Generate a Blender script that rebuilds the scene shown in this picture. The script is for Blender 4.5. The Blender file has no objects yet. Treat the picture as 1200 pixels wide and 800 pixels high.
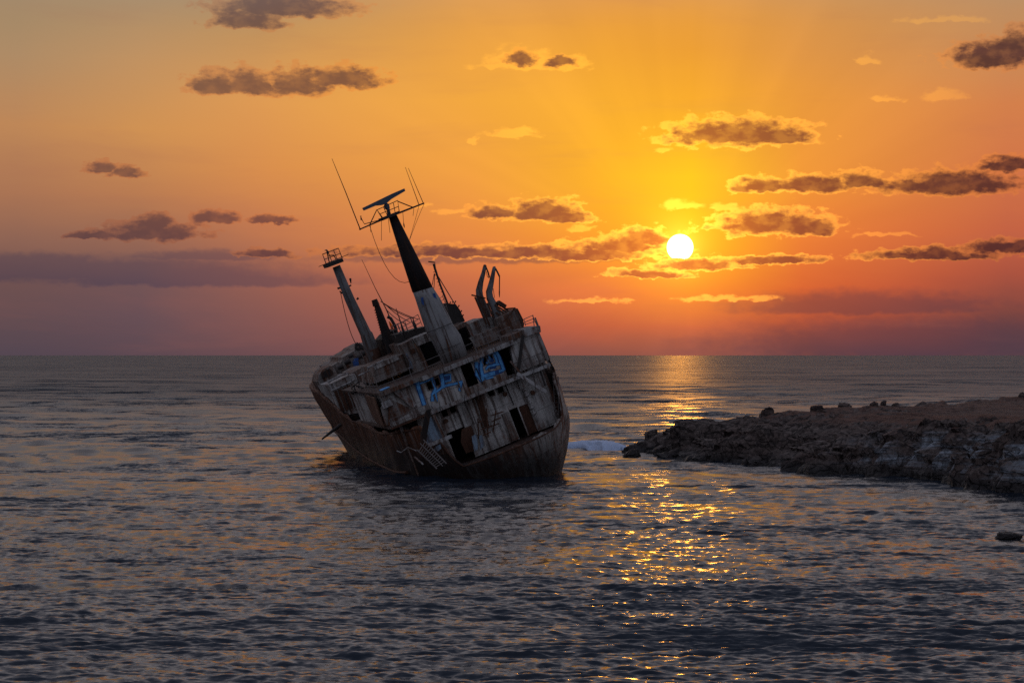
import bpy, bmesh, math, random
import numpy as np
from mathutils import Vector, Matrix
random.seed(4)
SC = bpy.context.scene
COL = SC.collection
rad = math.radians

# ------------------------------------------------------------------ camera geometry
F = 2667.0; H = 7.0; PIT = rad(0.344)
def ray(x, y):
    d = ((x-600)/F, 1.0, (400-y)/F); c, s = math.cos(PIT), math.sin(PIT)
    return np.array([d[0], d[1]*c-d[2]*s, d[1]*s+d[2]*c])
CAM = np.array([0, 0, H])
YAW, ROLL = rad(13), rad(21.5)
ORG = np.array([-2.01, 134.0, 0.0])
Rm = Matrix.Rotation(YAW, 3, 'Z') @ Matrix.Rotation(-ROLL, 3, 'Y')
R = np.array(Rm)
def P(x, y, Y):                       # ship-frame point on the athwartship plane Y
    o = R.T @ (CAM-ORG); d = R.T @ ray(x, y)
    return o + (Y-o[1])/d[1]*d
def PX(x, y, X):                      # ship-frame point on the fore-and-aft plane X
    o = R.T @ (CAM-ORG); d = R.T @ ray(x, y)
    return o + (X-o[0])/d[0]*d
def G(x, y, z=0.0):                   # world point at height z
    d = ray(x, y); return CAM + (z-H)/d[2]*d

# ------------------------------------------------------------------ colour helpers
def lin(c):
    return tuple((v/255/12.92 if v/255 <= .04045 else ((v/255+.055)/1.055)**2.4) for v in c)
def rgba(c): return (*c, 1.0)

class NT:
    def __init__(s, tree): s.t = tree; s.n = tree.nodes; s.l = tree.links
    def new(s, typ, **kw):
        n = s.n.new(typ)
        for k, v in kw.items(): setattr(n, k, v)
        return n
    def put(s, sock, v):
        if isinstance(v, bpy.types.NodeSocket): s.l.new(v, sock)
        elif v is not None:
            sock.default_value = v
    def math(s, op, a, b=None, c=None, clamp=False):
        n = s.new('ShaderNodeMath', operation=op, use_clamp=clamp)
        s.put(n.inputs[0], a); s.put(n.inputs[1], b); s.put(n.inputs[2], c)
        return n.outputs[0]
    def vmath(s, op, a, b=None, c=None):
        n = s.new('ShaderNodeVectorMath', operation=op)
        s.put(n.inputs[0], a); s.put(n.inputs[1], b); s.put(n.inputs[2], c)
        return n.outputs['Value'] if op in ('LENGTH', 'DOT_PRODUCT') else n.outputs[0]
    def mix(s, f, a, b, mode='MIX'):
        n = s.new('ShaderNodeMix', data_type='RGBA', blend_type=mode)
        s.put(n.inputs[0], f); s.put(n.inputs[6], a); s.put(n.inputs[7], b)
        return n.outputs[2]
    def rng(s, v, a, b, c=0.0, d=1.0, smooth=False):
        n = s.new('ShaderNodeMapRange', interpolation_type='SMOOTHSTEP' if smooth else 'LINEAR')
        s.put(n.inputs[0], v)
        for i, q in enumerate((a, b, c, d)): s.put(n.inputs[i+1], q)
        return n.outputs[0]
    def noise(s, vec, scale, detail=4, rough=.55, dist=0.0):
        n = s.new('ShaderNodeTexNoise'); s.put(n.inputs['Vector'], vec)
        n.inputs['Scale'].default_value = scale; n.inputs['Detail'].default_value = detail
        n.inputs['Roughness'].default_value = rough; n.inputs['Distortion'].default_value = dist
        return n.outputs['Fac']
    def mapping(s, vec, scale=(1, 1, 1), rot=(0, 0, 0), loc=(0, 0, 0)):
        n = s.new('ShaderNodeMapping'); s.put(n.inputs['Vector'], vec)
        n.inputs['Scale'].default_value = scale; n.inputs['Rotation'].default_value = rot; n.inputs['Location'].default_value = loc
        return n.outputs[0]
    def ramp(s, f, stops, interp='LINEAR'):
        n = s.new('ShaderNodeValToRGB'); r = n.color_ramp; r.interpolation = interp
        while len(r.elements) < len(stops): r.elements.new(.5)
        for e, (p, c) in zip(r.elements, sorted(stops)):
            e.position = p
        for e, (p, c) in zip(r.elements, sorted(stops)):
            e.color = rgba(c)
        s.put(n.inputs[0], f); return n.outputs[0]

def newmat(name):
    m = bpy.data.materials.new(name); m.use_nodes = True
    t = NT(m.node_tree); b = t.n['Principled BSDF']
    return m, t, b

# ------------------------------------------------------------------ materials
def rusty(name, paint, rust=(.17, .060, .025), amount=.5, contrast=.12, streak=.22, dark=.35, rough=.75, seams=True, wet=False, xmask=None, sk=.7):
    m, t, b = newmat(name)
    oc = t.new('ShaderNodeTexCoord').outputs['Object']
    n1 = t.noise(t.mapping(oc, (1.5, 1.5, streak)), 1.7, 7, .62, .25)
    n2 = t.noise(oc, .55, 6, .6, .4)
    n3 = t.noise(oc, 9, 5, .65)
    f = t.math('ADD', t.math('MULTIPLY', n1, .55), t.math('ADD', t.math('MULTIPLY', n2, .3), t.math('MULTIPLY', n3, .15)))
    if xmask:                                   # more paint left towards starboard, less to port
        sx = t.new('ShaderNodeSeparateXYZ'); t.put(sx.inputs[0], oc)
        f = t.math('ADD', f, t.rng(sx.outputs[0], xmask[0], xmask[1], xmask[2], xmask[3]))
    thr = 1-amount
    fr = t.rng(f, .5+(thr-.5)*.35-contrast/2, .5+(thr-.5)*.35+contrast/2, 0, 1, True)
    rc = t.mix(t.noise(oc, 2.3, 5, .6), rgba(rust), rgba(tuple(v*.3 for v in rust)))
    rc = t.mix(t.rng(n3, .55, .7), rc, rgba((rust[0]*1.7, rust[1]*1.5, rust[2]*1.3)))
    pc = t.mix(t.rng(n2, .35, .7), rgba(paint), rgba(tuple(v*.62 for v in paint)))
    c = t.mix(fr, pc, rc)
    n4 = t.noise(t.mapping(oc, (3.6, 3.6, streak*.5), loc=(5, 1, 0)), 1.5, 5, .6, .15)
    c = t.mix(t.math('MULTIPLY', t.rng(n4, .53, .61, 0, 1, True), sk), c, t.mix(n3, rgba((.10, .038, .018)), rgba((.03, .018, .013))))
    c = t.mix(t.math('MULTIPLY', t.rng(n4, .44, .38, 0, 1, True), sk*.35), c, rgba(tuple(v*1.25 for v in paint)))
    nd = t.noise(t.mapping(oc, (2.1, 2.1, .5), loc=(7, 3, 2)), 1.3, 6, .62)
    c = t.mix(t.math('MULTIPLY', t.rng(nd, .5, .68, 0, 1, True), dark), c, rgba((.012, .010, .010)))
    hgt = t.math('ADD', t.math('MULTIPLY', n3, .6), fr)
    if seams:
        br = t.new('ShaderNodeTexBrick'); br.offset = .5
        v = t.new('ShaderNodeSeparateXYZ'); t.put(v.inputs[0], oc)
        cb = t.new('ShaderNodeCombineXYZ'); t.put(cb.inputs[0], t.math('ADD', v.outputs[0], v.outputs[1])); t.put(cb.inputs[1], v.outputs[2])
        t.put(br.inputs['Vector'], cb.outputs[0]); br.inputs['Scale'].default_value = 1.0
        br.inputs['Mortar Size'].default_value = .014; br.inputs['Brick Width'].default_value = 2.1; br.inputs['Row Height'].default_value = 1.05
        br.inputs['Mortar Smooth'].default_value = .3
        c = t.mix(t.math('MULTIPLY', br.outputs['Fac'], .55), c, rgba((.02, .012, .009)))
        hgt = t.math('SUBTRACT', hgt, t.math('MULTIPLY', br.outputs['Fac'], 1.2))
    if wet:
        pz = t.new('ShaderNodeSeparateXYZ'); t.put(pz.inputs[0], t.new('ShaderNodeNewGeometry').outputs['Position'])
        w = t.rng(t.math('ADD', pz.outputs[2], t.math('MULTIPLY', n1, 1.0)), 1.1, 2.9, 1, 0, True)
        c = t.mix(t.math('MULTIPLY', w, .88), c, rgba((.010, .009, .009)))
        t.put(b.inputs['Roughness'], t.rng(w, 0, 1, rough, .45))
    else:
        b.inputs['Roughness'].default_value = rough
    b.inputs['Specular IOR Level'].default_value = .25
    t.put(b.inputs['Base Color'], c)
    bp = t.new('ShaderNodeBump'); bp.inputs['Strength'].default_value = .5; bp.inputs['Distance'].default_value = .04
    t.put(bp.inputs['Height'], hgt); t.put(b.inputs['Normal'], bp.outputs[0])
    return m

M = {}
M['hull'] = rusty('rusted_hull_plating', (.36, .325, .29), amount=.62, contrast=.14, streak=.13, dark=.6, wet=True, xmask=(-3.2, 4.0, .07, -.085))
M['white'] = rusty('weathered_white_paint', (.56, .53, .49), amount=.40, contrast=.20, streak=.22, dark=.55)
M['grey'] = rusty('dirty_grey_paint', (.30, .275, .25), amount=.52, contrast=.2, streak=.25, dark=.5)
M['mastw'] = rusty('mast_white_paint', (.36, .35, .34), amount=.24, contrast=.2, streak=.2, dark=.2, seams=False)
M['post'] = rusty('post_grey_paint', (.22, .225, .225), amount=.40, contrast=.2, streak=.15, dark=.3, seams=False)
M['rust'] = rusty('brown_rust', (.16, .08, .05), rust=(.11, .045, .025), amount=.7, contrast=.25, streak=.3, dark=.4, seams=False)
M['tan'] = rusty('tan_rust', (.36, .20, .13), rust=(.17, .075, .045), amount=.5, contrast=.2, streak=.25, dark=.4, seams=False)
M['black'] = rusty('soot_and_shade_black', (.028, .024, .024), rust=(.04, .02, .013), amount=.4, contrast=.3, streak=.3, dark=.4, seams=False)
M['deck'] = rusty('rusty_deck_plates', (.14, .105, .09), rust=(.09, .045, .03), amount=.5, contrast=.25, streak=1, dark=.4)
M['pale'] = rusty('pale_beam_paint', (.46, .44, .42), amount=.35, contrast=.2, streak=1, dark=.35, seams=False)
M['bluish'] = rusty('pale_blue_paint', (.30, .40, .50), amount=.3, contrast=.2, streak=.4, dark=.3, seams=False)
def flat(name, col, rough=.7, var=.25, scale=5):
    m, t, b = newmat(name)
    oc = t.new('ShaderNodeTexCoord').outputs['Object']
    n = t.noise(oc, scale, 5, .6)
    t.put(b.inputs['Base Color'], t.mix(t.rng(n, .35, .65), rgba(col), rgba(tuple(v*(1-var) for v in col))))
    b.inputs['Roughness'].default_value = rough
    b.inputs['Specular IOR Level'].default_value = .3
    return m
M['iron'] = flat('dark_iron', (.045, .036, .032), .6)
M['railpaint'] = flat('railing_paint', (.20, .17, .155), .6)
M['blue'] = flat('graffiti_blue', (.15, .50, .97), .6, .5, 3)
M['navy'] = flat('graffiti_dark_blue', (.03, .10, .33), .6, .4, 3)
M['scanner'] = flat('scanner_blue_grey', (.10, .13, .17), .5)
M['dark'] = flat('interior_shade', (.02, .018, .018), .9)  # near-black tone stands in for the shade inside the openings
m, t, b = newmat('orange_glint')          # translucent sheet, added to stand in for an orange sun glint
tr = t.new('ShaderNodeBsdfTranslucent'); tr.inputs[0].default_value = (1.0, .42, .06, 1)
df = t.new('ShaderNodeBsdfDiffuse'); df.inputs[0].default_value = (.8, .35, .06, 1)
mx = t.new('ShaderNodeMixShader'); mx.inputs[0].default_value = .8
t.l.new(df.outputs[0], mx.inputs[1]); t.l.new(tr.outputs[0], mx.inputs[2]); t.l.new(mx.outputs[0], t.n['Material Output'].inputs[0])
M['glint'] = m

# ------------------------------------------------------------------ mesh builder
class MB:
    def __init__(s): s.v = []; s.f = []
    def add(s, vs, fs):
        o = len(s.v); s.v += [tuple(map(float, q)) for q in vs]; s.f += [tuple(i+o for i in f) for f in fs]; return s
    def box(s, x0, x1, y0, y1, z0, z1):
        return s.add([(x, y, z) for z in (z0, z1) for y in (y0, y1) for x in (x0, x1)],
                     [(0, 2, 3, 1), (4, 5, 7, 6), (0, 1, 5, 4), (2, 6, 7, 3), (0, 4, 6, 2), (1, 3, 7, 5)])
    def prism(s, poly, dv):
        n = len(poly); a = [np.array(p, float) for p in poly]; bq = [p+np.array(dv, float) for p in a]
        return s.add(a+bq, [tuple(range(n)), tuple(range(2*n-1, n-1, -1))]+[(i, (i+n), (i+1) % n+n, (i+1) % n) for i in range(n)])
    def pix(s, poly, Y, th):                      # outline at fore-aft position Y, real thickness th
        return s.prism([P(x, y, Y) for x, y in poly], (0, th, 0))
    def tube(s, pts, rr, n=8, cap=True):
        pts = [np.array(p, float) for p in pts]
        if not hasattr(rr, '__len__'): rr = [rr]*len(pts)
        vs = []; fs = []
        for i, p in enumerate(pts):
            d = pts[min(i+1, len(pts)-1)]-pts[max(i-1, 0)]; d /= np.linalg.norm(d)+1e-9
            a = np.cross(d, (0, 1, 0) if abs(d[1]) < .9 else (1, 0, 0)); a /= np.linalg.norm(a); b2 = np.cross(d, a)
            for k in range(n):
                w = 2*math.pi*k/n; vs.append(p+rr[i]*(math.cos(w)*a+math.sin(w)*b2))
        for i in range(len(pts)-1):
            for k in range(n):
                fs.append((i*n+k, i*n+(k+1) % n, (i+1)*n+(k+1) % n, (i+1)*n+k))
        if cap: fs += [tuple(range(n-1, -1, -1)), tuple(range((len(pts)-1)*n, len(pts)*n))]
        return s.add(vs, fs)
    def bar(s, a, b, w, h=None):                  # rectangular bar between two points
        a = np.array(a, float); b = np.array(b, float); h = h or w
        d = b-a; d /= np.linalg.norm(d)
        u = np.cross(d, (0, 1, 0) if abs(d[1]) < .9 else (1, 0, 0)); u /= np.linalg.norm(u); q = np.cross(d, u)
        return s.prism([a-u*w/2-q*h/2, a+u*w/2-q*h/2, a+u*w/2+q*h/2, a-u*w/2+q*h/2], b-a)
    def ptube(s, pts, n=12):                      # (px, py, Y, half-width in px)
        return s.tube([P(x, y, Y) for x, y, Y, r in pts], [r/19.9*(134+Y)/134 for x, y, Y, r in pts], n)
    def pbar(s, a, b, w, h=None):
        return s.bar(P(*a), P(*b), w, h)
    def build(s, name, mat, parent=None, smooth=False, **props):
        me = bpy.data.meshes.new(name); me.from_pydata(s.v, [], s.f); me.validate()
        bm = bmesh.new(); bm.from_mesh(me); bmesh.ops.recalc_face_normals(bm, faces=bm.faces); bm.to_mesh(me); bm.free()
        me.materials.append(M[mat] if isinstance(mat, str) else mat)
        if smooth:
            for p in me.polygons: p.use_smooth = True
        o = bpy.data.objects.new(name, me); COL.objects.link(o)
        if parent: o.parent = parent
        for k, v in props.items(): o[k] = v
        return o

def rail(mb, pts, h=1.0, bars=3, step=1.1, r=.024, up=(0, 0, 1), gap=0.0):
    pts = [np.array(p, float) for p in pts]; up = np.array(up)
    for a, b in zip(pts, pts[1:]):
        L = np.linalg.norm(b-a); n = max(1, round(L/step))
        for i in range(n+1):
            if random.random() < gap: continue
            q = a+(b-a)*i/n+up*0
            lean = np.array([random.uniform(-.06, .06), random.uniform(-.06, .06), 0])
            mb.tube([q, q+up*h+lean], r, 5)
        for k in range(bars):
            if random.random() < gap*.6: continue
            sag = random.uniform(0, .05)
            mb.tube([a+up*h*(k+1)/bars, (a+b)/2+up*(h*(k+1)/bars-sag), b+up*h*(k+1)/bars], r*.8, 5)

def wall(mb, x0, x1, z0, z1, y, th, holes):
    xs = sorted({x0, x1, *[h[0] for h in holes], *[h[1] for h in holes]})
    zs = sorted({z0, z1, *[h[2] for h in holes], *[h[3] for h in holes]})
    for j in range(len(zs)-1):
        run = None
        for i in range(len(xs)-1):
            cx, cz = (xs[i]+xs[i+1])/2, (zs[j]+zs[j+1])/2
            hole = any(h[0] < cx < h[1] and h[2] < cz < h[3] for h in holes)
            if hole:
                if run is not None: mb.box(run, xs[i], y, y+th, zs[j], zs[j+1]); run = None
            elif run is None: run = xs[i]
        if run is not None: mb.box(run, xs[-1], y, y+th, zs[j], zs[j+1])

# ================================================================== SHIP
ship = bpy.data.objects.new('shipwreck', None); COL.objects.link(ship)
ship.matrix_world = Matrix.Translation(ORG.tolist()) @ Rm.to_4x4()
ship['label'] = 'rusty stranded cargo ship leaning to the left in the shallow sea, graffiti across its stern'
ship['category'] = 'shipwreck'

XC, BM = 1.45, 5.45
def sheer(side, Y):
    if side < 0:
        return float(np.interp(Y, [-3.6, -2.85, -2.5, -2.2, -1.5, 5, 12, 16.4, 17.2, 22, 30, 40, 48], [1.1, 1.2, 2.4, 3.7, 4.1, 4.2, 4.7, 5.3, 5.6, 6.5, 6.6, 6.3, 6.2]))
    return float(np.interp(Y, [-3.6, -2.4, -1.2, -.4, .6, 5, 12, 22, 30, 40, 48], [1.1, 1.1, 1.5, 3.2, 4.0, 4.1, 4.6, 5.6, 6.0, 6.2, 6.2]))
def hullpt(side, tcol, zf):
    # tcol 0..1 stern arc, 1..2 straight run and bow
    Le = 7.0
    if tcol <= 1: Yr = -3.5+Le*(1-math.cos(tcol*math.pi/2))
    else: Yr = -3.5+Le+(48+3.5-Le)*(tcol-1)
    zt = sheer(side, Yr); z = -5.0+(zt+5.0)*zf
    low = max(0, 1.3-z)
    ys = .10*low**1.7
    if tcol <= 1:
        Y = -3.5+ys+Le*(1-math.cos(tcol*math.pi/2)); hb = BM*math.sin(tcol*math.pi/2)**.82
    else:
        Y = Yr+ys*(1-(tcol-1)); hb = BM
    stern = max(0, 1-(Yr+3.5)/18)
    g = 1-(.10+.30*stern)*min(1, (low/3.6))**1.5
    if z > 2.6 and Yr > 12: g += .012*(z-2.6)
    if side > 0 and Yr < 12: g += .035*min(1, max(0, z/2.5))
    if Yr > 17:
        u = (Yr-17)/31.0
        fl = max(0, 1-(max(0, 5.5-z)/10))
        hb *= max(0.0, 1-u**(2.3*fl+.25))
    return (XC+side*hb*g, Y, z)
cols = [i/30 for i in range(31)]+[1+i/60 for i in range(1, 61)]
seq = [(-1, c) for c in reversed(cols)]+[(1, c) for c in cols[1:]]
NR = 34
hm = MB(); vs = []
for side, c in seq:
    for j in range(NR+1):
        p = np.array(hullpt(side, c, j/NR))
        # dents and a ragged torn rim at the stern
        jag = 0
        if j > NR-3 and c < 1.25: jag = .10*math.sin(c*31+side)+.06*math.sin(c*83)
        p[2] += jag*(j-NR+3)/3
        p[0] += .045*math.sin(p[1]*2.1+p[2]*1.3)*side
        vs.append(p)
fs = [(i*(NR+1)+j, (i+1)*(NR+1)+j, (i+1)*(NR+1)+j+1, i*(NR+1)+j+1) for i in range(len(seq)-1) for j in range(NR)]
hm.add(vs, fs)
hull = hm.build('hull', 'hull', ship, True)
sol = hull.modifiers.new('plate', 'SOLIDIFY'); sol.thickness = .12; sol.offset = -1
# rubbing strakes round the hull
for zf, rr in ((.988, .05),):
    st = MB(); st.tube([np.array(hullpt(s_, c, zf))+(0, 0, 0.0) for s_, c in seq if c < 1.6], rr, 6)
    st.build('rim_rail', 'rust', hull)
st = MB()
st.tube([np.array(hullpt(-1, c, .72))-(.03, 0, 0) for c in cols if .75 < c < 1.75], .09, 6)
st.build('rubbing_strake', 'rust', hull)
# decks inside the hull
def deckpoly(zfun, y0, y1, name, mat, th=.1):
    d = MB(); L = []; Rr = []
    for c in cols:
        Yr = hullpt(1, c, .9)[1]
        if y0 <= Yr <= y1:
            for side, lst in ((-1, L), (1, Rr)):
                z = zfun(Yr); zt = sheer(side, Yr)
                q = hullpt(side, c, min(.98, (z+5)/(zt+5))); lst.append((q[0]-side*.14, q[1], z))
    n = len(L); vs = L+Rr+[(x, y, z-th) for x, y, z in L+Rr]
    fs = []
    for i in range(n-1):
        fs += [(i, i+1, n+i+1, n+i), (2*n+i, 3*n+i, 3*n+i+1, 2*n+i+1)]
    fs += [(0, n, 3*n, 2*n), (n-1, 3*n-1, 4*n-1, 2*n-1)]
    d.add(vs, fs); return d.build(name, mat, ship)
deckpoly(lambda Y: .85, -3.4, 14, 'poop_deck', 'deck')
deckpoly(lambda Y: 3.7+.03*max(0, Y-14), 12.5, 24, 'main_deck', 'deck')
deckpoly(lambda Y: 5.5, 23, 47, 'forecastle_deck', 'deck')

# ---- lower deckhouse
def hole(px, py, Y, w, h):
    q = P(px, py, Y); return (q[0]-w/2, q[0]+w/2, q[2]-h/2, q[2]+h/2)
lowY = .3
lowwin = [hole(520.7, 483.5, lowY, .36, .46), hole(530.3, 479, lowY, .36, .46), hole(575, 459.5, lowY, .36, .46), hole(586, 455.5, lowY, .36, .46)]
dA = P(605.5, 490, lowY); doorA = (dA[0]-.27, dA[0]+.27, .95, dA[2]+.62)
dB = P(617, 486, lowY); doorB = (dB[0]-.28, dB[0]+.30, .95, dB[2]+.62)
dC = P(540, 517, lowY); doorC = (dC[0]-.65, dC[0]+.5, .95, dC[2]+.75)
lh = MB(); wall(lh, -2.2, 5.9, .95, 4.4, lowY, .12, lowwin+[doorA, doorB, doorC])
lh.box(-2.2, -2.08, lowY+.12, 12, .95, 4.4); lh.box(5.78, 5.9, lowY+.12, 12, .95, 4.4); lh.box(-2.08, 5.78, 11.88, 12, .95, 4.4)
low = lh.build('lower_deckhouse', 'white', ship)
MB().box(-2.0, 5.7, 2.6, 2.7, .95, 4.38).build('shade_backing', 'dark', low)
for h in lowwin:
    f = MB(); a, b_, c, d = h; w = .05
    f.box(a-w, b_+w, lowY-.04, lowY-.002, d, d+w); f.box(a-w, b_+w, lowY-.04, lowY-.002, c-w, c)
    f.box(a-w, a, lowY-.04, lowY-.002, c, d); f.box(b_, b_+w, lowY-.04, lowY-.002, c, d)
    f.build('window_frame', 'grey', low)
MB().box(doorB[0]+.02, doorB[1]-.02, lowY+.06, lowY+.1, .97, doorB[3]-.02).build('door', 'rust', low)
f = MB(); f.box(doorA[0]-.5, doorA[0]-.06, lowY-.09, lowY-.04, 1.0, doorA[3]-.05); f.box(doorA[0]-.5, doorA[0]-.06, lowY-.05, lowY-.03, 1.5, 1.56)
f.build('door', 'grey', low, label='grey steel door folded open beside its opening')
# rusted-through patches and torn plates at its foot
f = MB(); f.pix([(541, 503), (552, 498), (557, 512), (556, 528), (546, 531), (540, 518)], .12, .05); f.build('rusty_plate', 'rust', low)
f = MB(); f.pix([(553, 511), (559, 508), (560, 526), (556, 529), (554, 520)], -.25, .05); f.pix([(561.5, 511), (565, 509), (568, 522), (563, 527)], -.3, .05)
f.build('torn_panel', 'bluish', low)
f = MB(); f.pix([(556, 458), (561, 456), (566, 470), (572, 492), (574, 502), (568, 500), (563, 484), (559, 470)], .12, .12)
f.build('rust_fall', 'rust', low, label='orange rusted seam hanging down the white wall')
f = MB()
for a, b2 in (((560, 495), (568, 491)), ((564, 503), (585, 496)), ((570, 478), (572, 512)), ((581, 481), (578, 506)), ((560, 490), (561, 514)), ((575, 487), (590, 482)), ((576, 494), (587, 489)), ((566, 510), (575, 506))):
    f.pbar((*a, -.15), (*b2, -.15), .07)
f.build('broken_frame', 'rust', low)

# ---- boat deck slab with pale edge beam
bd = MB(); bd.box(-3.9, 6.3, -.55, 13, 4.4, 4.5); bdo = bd.build('boat_deck', 'deck', ship)
e = MB(); e.box(-1.4, 5.1, -.66, -.553, 4.36, 4.56); e.box(5.13, 6.32, -.64, -.553, 4.34, 4.54); e.build('edge_beam', 'pale', bdo)
e = MB(); e.box(-3.9, -1.43, -.60, -.553, 4.40, 4.51); e.build('edge_beam', 'rust', bdo)
# pillars carrying the overhanging boat deck
for x, y in ((-3.3, -.2), (-1.9, -.35), (6.0, .4), (6.05, 4)): MB().box(x-.09, x+.09, y-.09, y+.09, .9, 4.4).build('deck_pillar', 'grey', bdo)

# ---- middle house with the graffiti wall
mY = 0.0
midwin = [hole(503.5, 451.8, mY, .30, .42), hole(512, 447.6, mY, .30, .42), hole(568, 423.2, mY, .26, .42), hole(575.5, 420.3, mY, .26, .42)]
dd = P(548, 433.5, mY); mdoor1 = (dd[0]-.34, dd[0]+.34, 4.95, dd[2]+.62)
dd = P(593, 418.5, mY); mdoor2 = (dd[0]-.32, dd[0]+.32, 4.7, dd[2]+.85)
mh = MB(); wall(mh, -3.6, 6.2, 4.5, 6.52, mY, .12, midwin+[mdoor1, mdoor2])
mh.box(-3.6, -3.48, .12, 12, 4.5, 6.52); mh.box(6.08, 6.2, .12, 12, 4.5, 6.52); mh.box(-3.48, 6.08, 11.88, 12, 4.5, 6.52)
mid = mh.build('middle_deckhouse', 'white', ship)
MB().box(-3.4, 6.0, 2.2, 2.3, 4.5, 6.5).build('shade_backing', 'dark', mid)
for h in midwin:
    f = MB(); a, b_, c, d = h; w = .045
    f.box(a-w, b_+w, -.04, -.002, d, d+w); f.box(a-w, b_+w, -.04, -.002, c-w, c); f.box(a-w, a, -.04, -.002, c, d); f.box(b_, b_+w, -.04, -.002, c, d)
    f.build('window_frame', 'grey', mid)
# dark recess and slanted plates on the port end of the stern wall
f = MB(); f.pix([(447, 472), (459, 466), (461, 474), (450, 479)], -.25, .2); f.build('wall_panel', 'pale', mid)
f = MB(); f.pbar((462, 456, -.2), (486, 476, -.2), .32, .1); f.build('diagonal_brace', 'pale', mid)
f = MB(); f.pbar((456, 470, -.12), (456, 499, -.12), .10); f.build('wall_rib', 'rust', mid)
f = MB(); f.pix([(446, 478), (449, 470), (458, 468), (485, 480), (452, 499)], -.03, .02); f.build('wall_panel', 'grey', mid)
# ---- port side outer plating, seen edge on
f = MB()
q = [PX(427, 463, -3.95), PX(438, 466, -3.95), PX(450, 500, -3.95), PX(440, 494, -3.95), PX(434, 482, -3.95)]
f.prism(q, (.08, 0, 0)); f.build('side_plating', 'tan', ship)

# ---- graffiti
def stroke(mb, pts, w, y=-.012, base=0.0):
    pts = [np.array([P(x, yy, base)[0], P(x, yy, base)[2]]) for x, yy in pts]; w = w/19.9
    L = []; Rr = []
    for i, p in enumerate(pts):
        d = pts[min(i+1, len(pts)-1)]-pts[max(i-1, 0)]; d /= np.linalg.norm(d); nrm = np.array([-d[1], d[0]])*w/2
        L.append(p+nrm); Rr.append(p-nrm)
    n = len(pts); vs = []
    for yy in (y, y+.006):
        vs += [(q[0], yy, q[1]) for q in L+Rr]
    fs = []
    for i in range(n-1):
        fs += [(i, i+1, n+i+1, n+i), (2*n+i, 3*n+i, 3*n+i+1, 2*n+i+1), (i, 2*n+i, 2*n+i+1, i+1), (n+i, n+i+1, 3*n+i+1, 3*n+i)]
    fs += [(0, n, 3*n, 2*n), (n-1, 3*n-1, 4*n-1, 2*n-1)]
    mb.add(vs, fs)
def z5(*p): return [(500+x/10, 400+y/10) for x, y in p]
def z3(*p): return [(430+x/10, 410+y/10) for x, y in p]
gd = MB(); gl = MB()
k = [0]
def two(pts, w):
    k[0] += 1
    w *= 1.4
    stroke(gd, pts, w*1.6, -.010-.0004*k[0]); stroke(gl, pts, w, -.026-.0004*k[0])
two(z3((545, 372), (612, 368)), 3.2)
two(z3((588, 360), (600, 430), (630, 520), (672, 645)), 2.6)
two(z3((620, 392), (680, 372), (745, 342)), 1.1)
two(z3((748, 298), (775, 370), (800, 460), (770, 520), (765, 600)), 2.1)
two(z3((800, 470), (820, 600)), 1.2)
two(z5((110, 590), (170, 545), (230, 515), (310, 500), (420, 470)), 1.6)
two(z5((165, 372), (185, 450), (190, 530)), 2.6)
two(z5((200, 400), (280, 385), (278, 455), (215, 468)), 1.5)
two(z5((405, 475), (385, 580)), 1.7)
two(z5((582, 240), (590, 390), (655, 465)), 2.4)
two(z5((650, 160), (636, 300), (662, 455)), 2.2)
two(z5((712, 265), (735, 200), (712, 135), (815, 118), (850, 190), (905, 340)), 2.3)
two(z5((790, 150), (815, 210), (825, 275)), 1.7)
two(z5((690, 330), (720, 295), (790, 275), (850, 265)), 1.6)
two(z5((670, 410), (740, 385), (800, 368)), 3.0)
two(z5((690, 440), (780, 415)), 1.2)
two(z5((845, 350), (905, 335)), 1.8)
stroke(gd, z5((600, 260), (612, 330), (640, 420)), 5, -.004)
stroke(gd, z5((750, 200), (765, 260), (780, 320)), 8, -.0045)
stroke(gd, z5((690, 400), (760, 380), (880, 345)), 5, -.005)
stroke(gd, z5((215, 430), (270, 430)), 5, -.0055)
gd.build('graffiti', 'navy', mid, label='dark blue spray-paint outline of the graffiti')
gl.build('graffiti', 'blue', mid, label='bright blue spray-paint lettering on the stern wall')
g2 = MB(); g2.box(*sorted((P(442, 451, 1)[0], P(452, 447, 1)[0])), .3, 1.2, 6.66, 6.70); g2.build('blue_board', 'blue', ship, label='bright blue board lying on the upper deck')

# ---- upper deck slab
ud = MB(); ud.box(-3.85, 5.0, -.45, 13.5, 6.52, 6.64); udo = ud.build('upper_deck', 'deck', ship)
e = MB(); e.box(-1.2, 4.75, -.56, -.453, 6.36, 6.62); e.build('edge_beam', 'pale', udo)
e = MB(); e.box(-3.85, -1.23, -.52, -.453, 6.42, 6.66); e.build('edge_beam', 'grey', udo)
r_ = MB(); rail(r_, [(-3.7, -.35, 6.64), (0.4, -.35, 6.64)], .75, 2, 1.0, .022); rail(r_, [(2.5, -.35, 6.64), (4.9, -.35, 6.64)], .75, 2, .9, .022)
rail(r_, [(.4, -.35, 6.64), (2.5, -.35, 6.64)], .7, 1, 2.2, .018); r_.build('railing', 'railpaint', udo); r_ = MB(); rail(r_, [(-3.7, -.35, 6.64), (-3.7, 9, 6.64)], .8, 2, 1.3, .022, gap=.3)
r_.build('railing', 'railpaint', udo)
r_ = MB(); rail(r_, [(-3.8, -.6, 4.5), (-1.6, -.6, 4.5)], .5, 2, .8, .022); r_.build('railing', 'railpaint', bdo); r_ = MB(); rail(r_, [(4.2, -.55, 4.56), (5.3, -.55, 4.56)], .75, 2, .5, .022)
r_.build('railing', 'railpaint', bdo)

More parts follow.
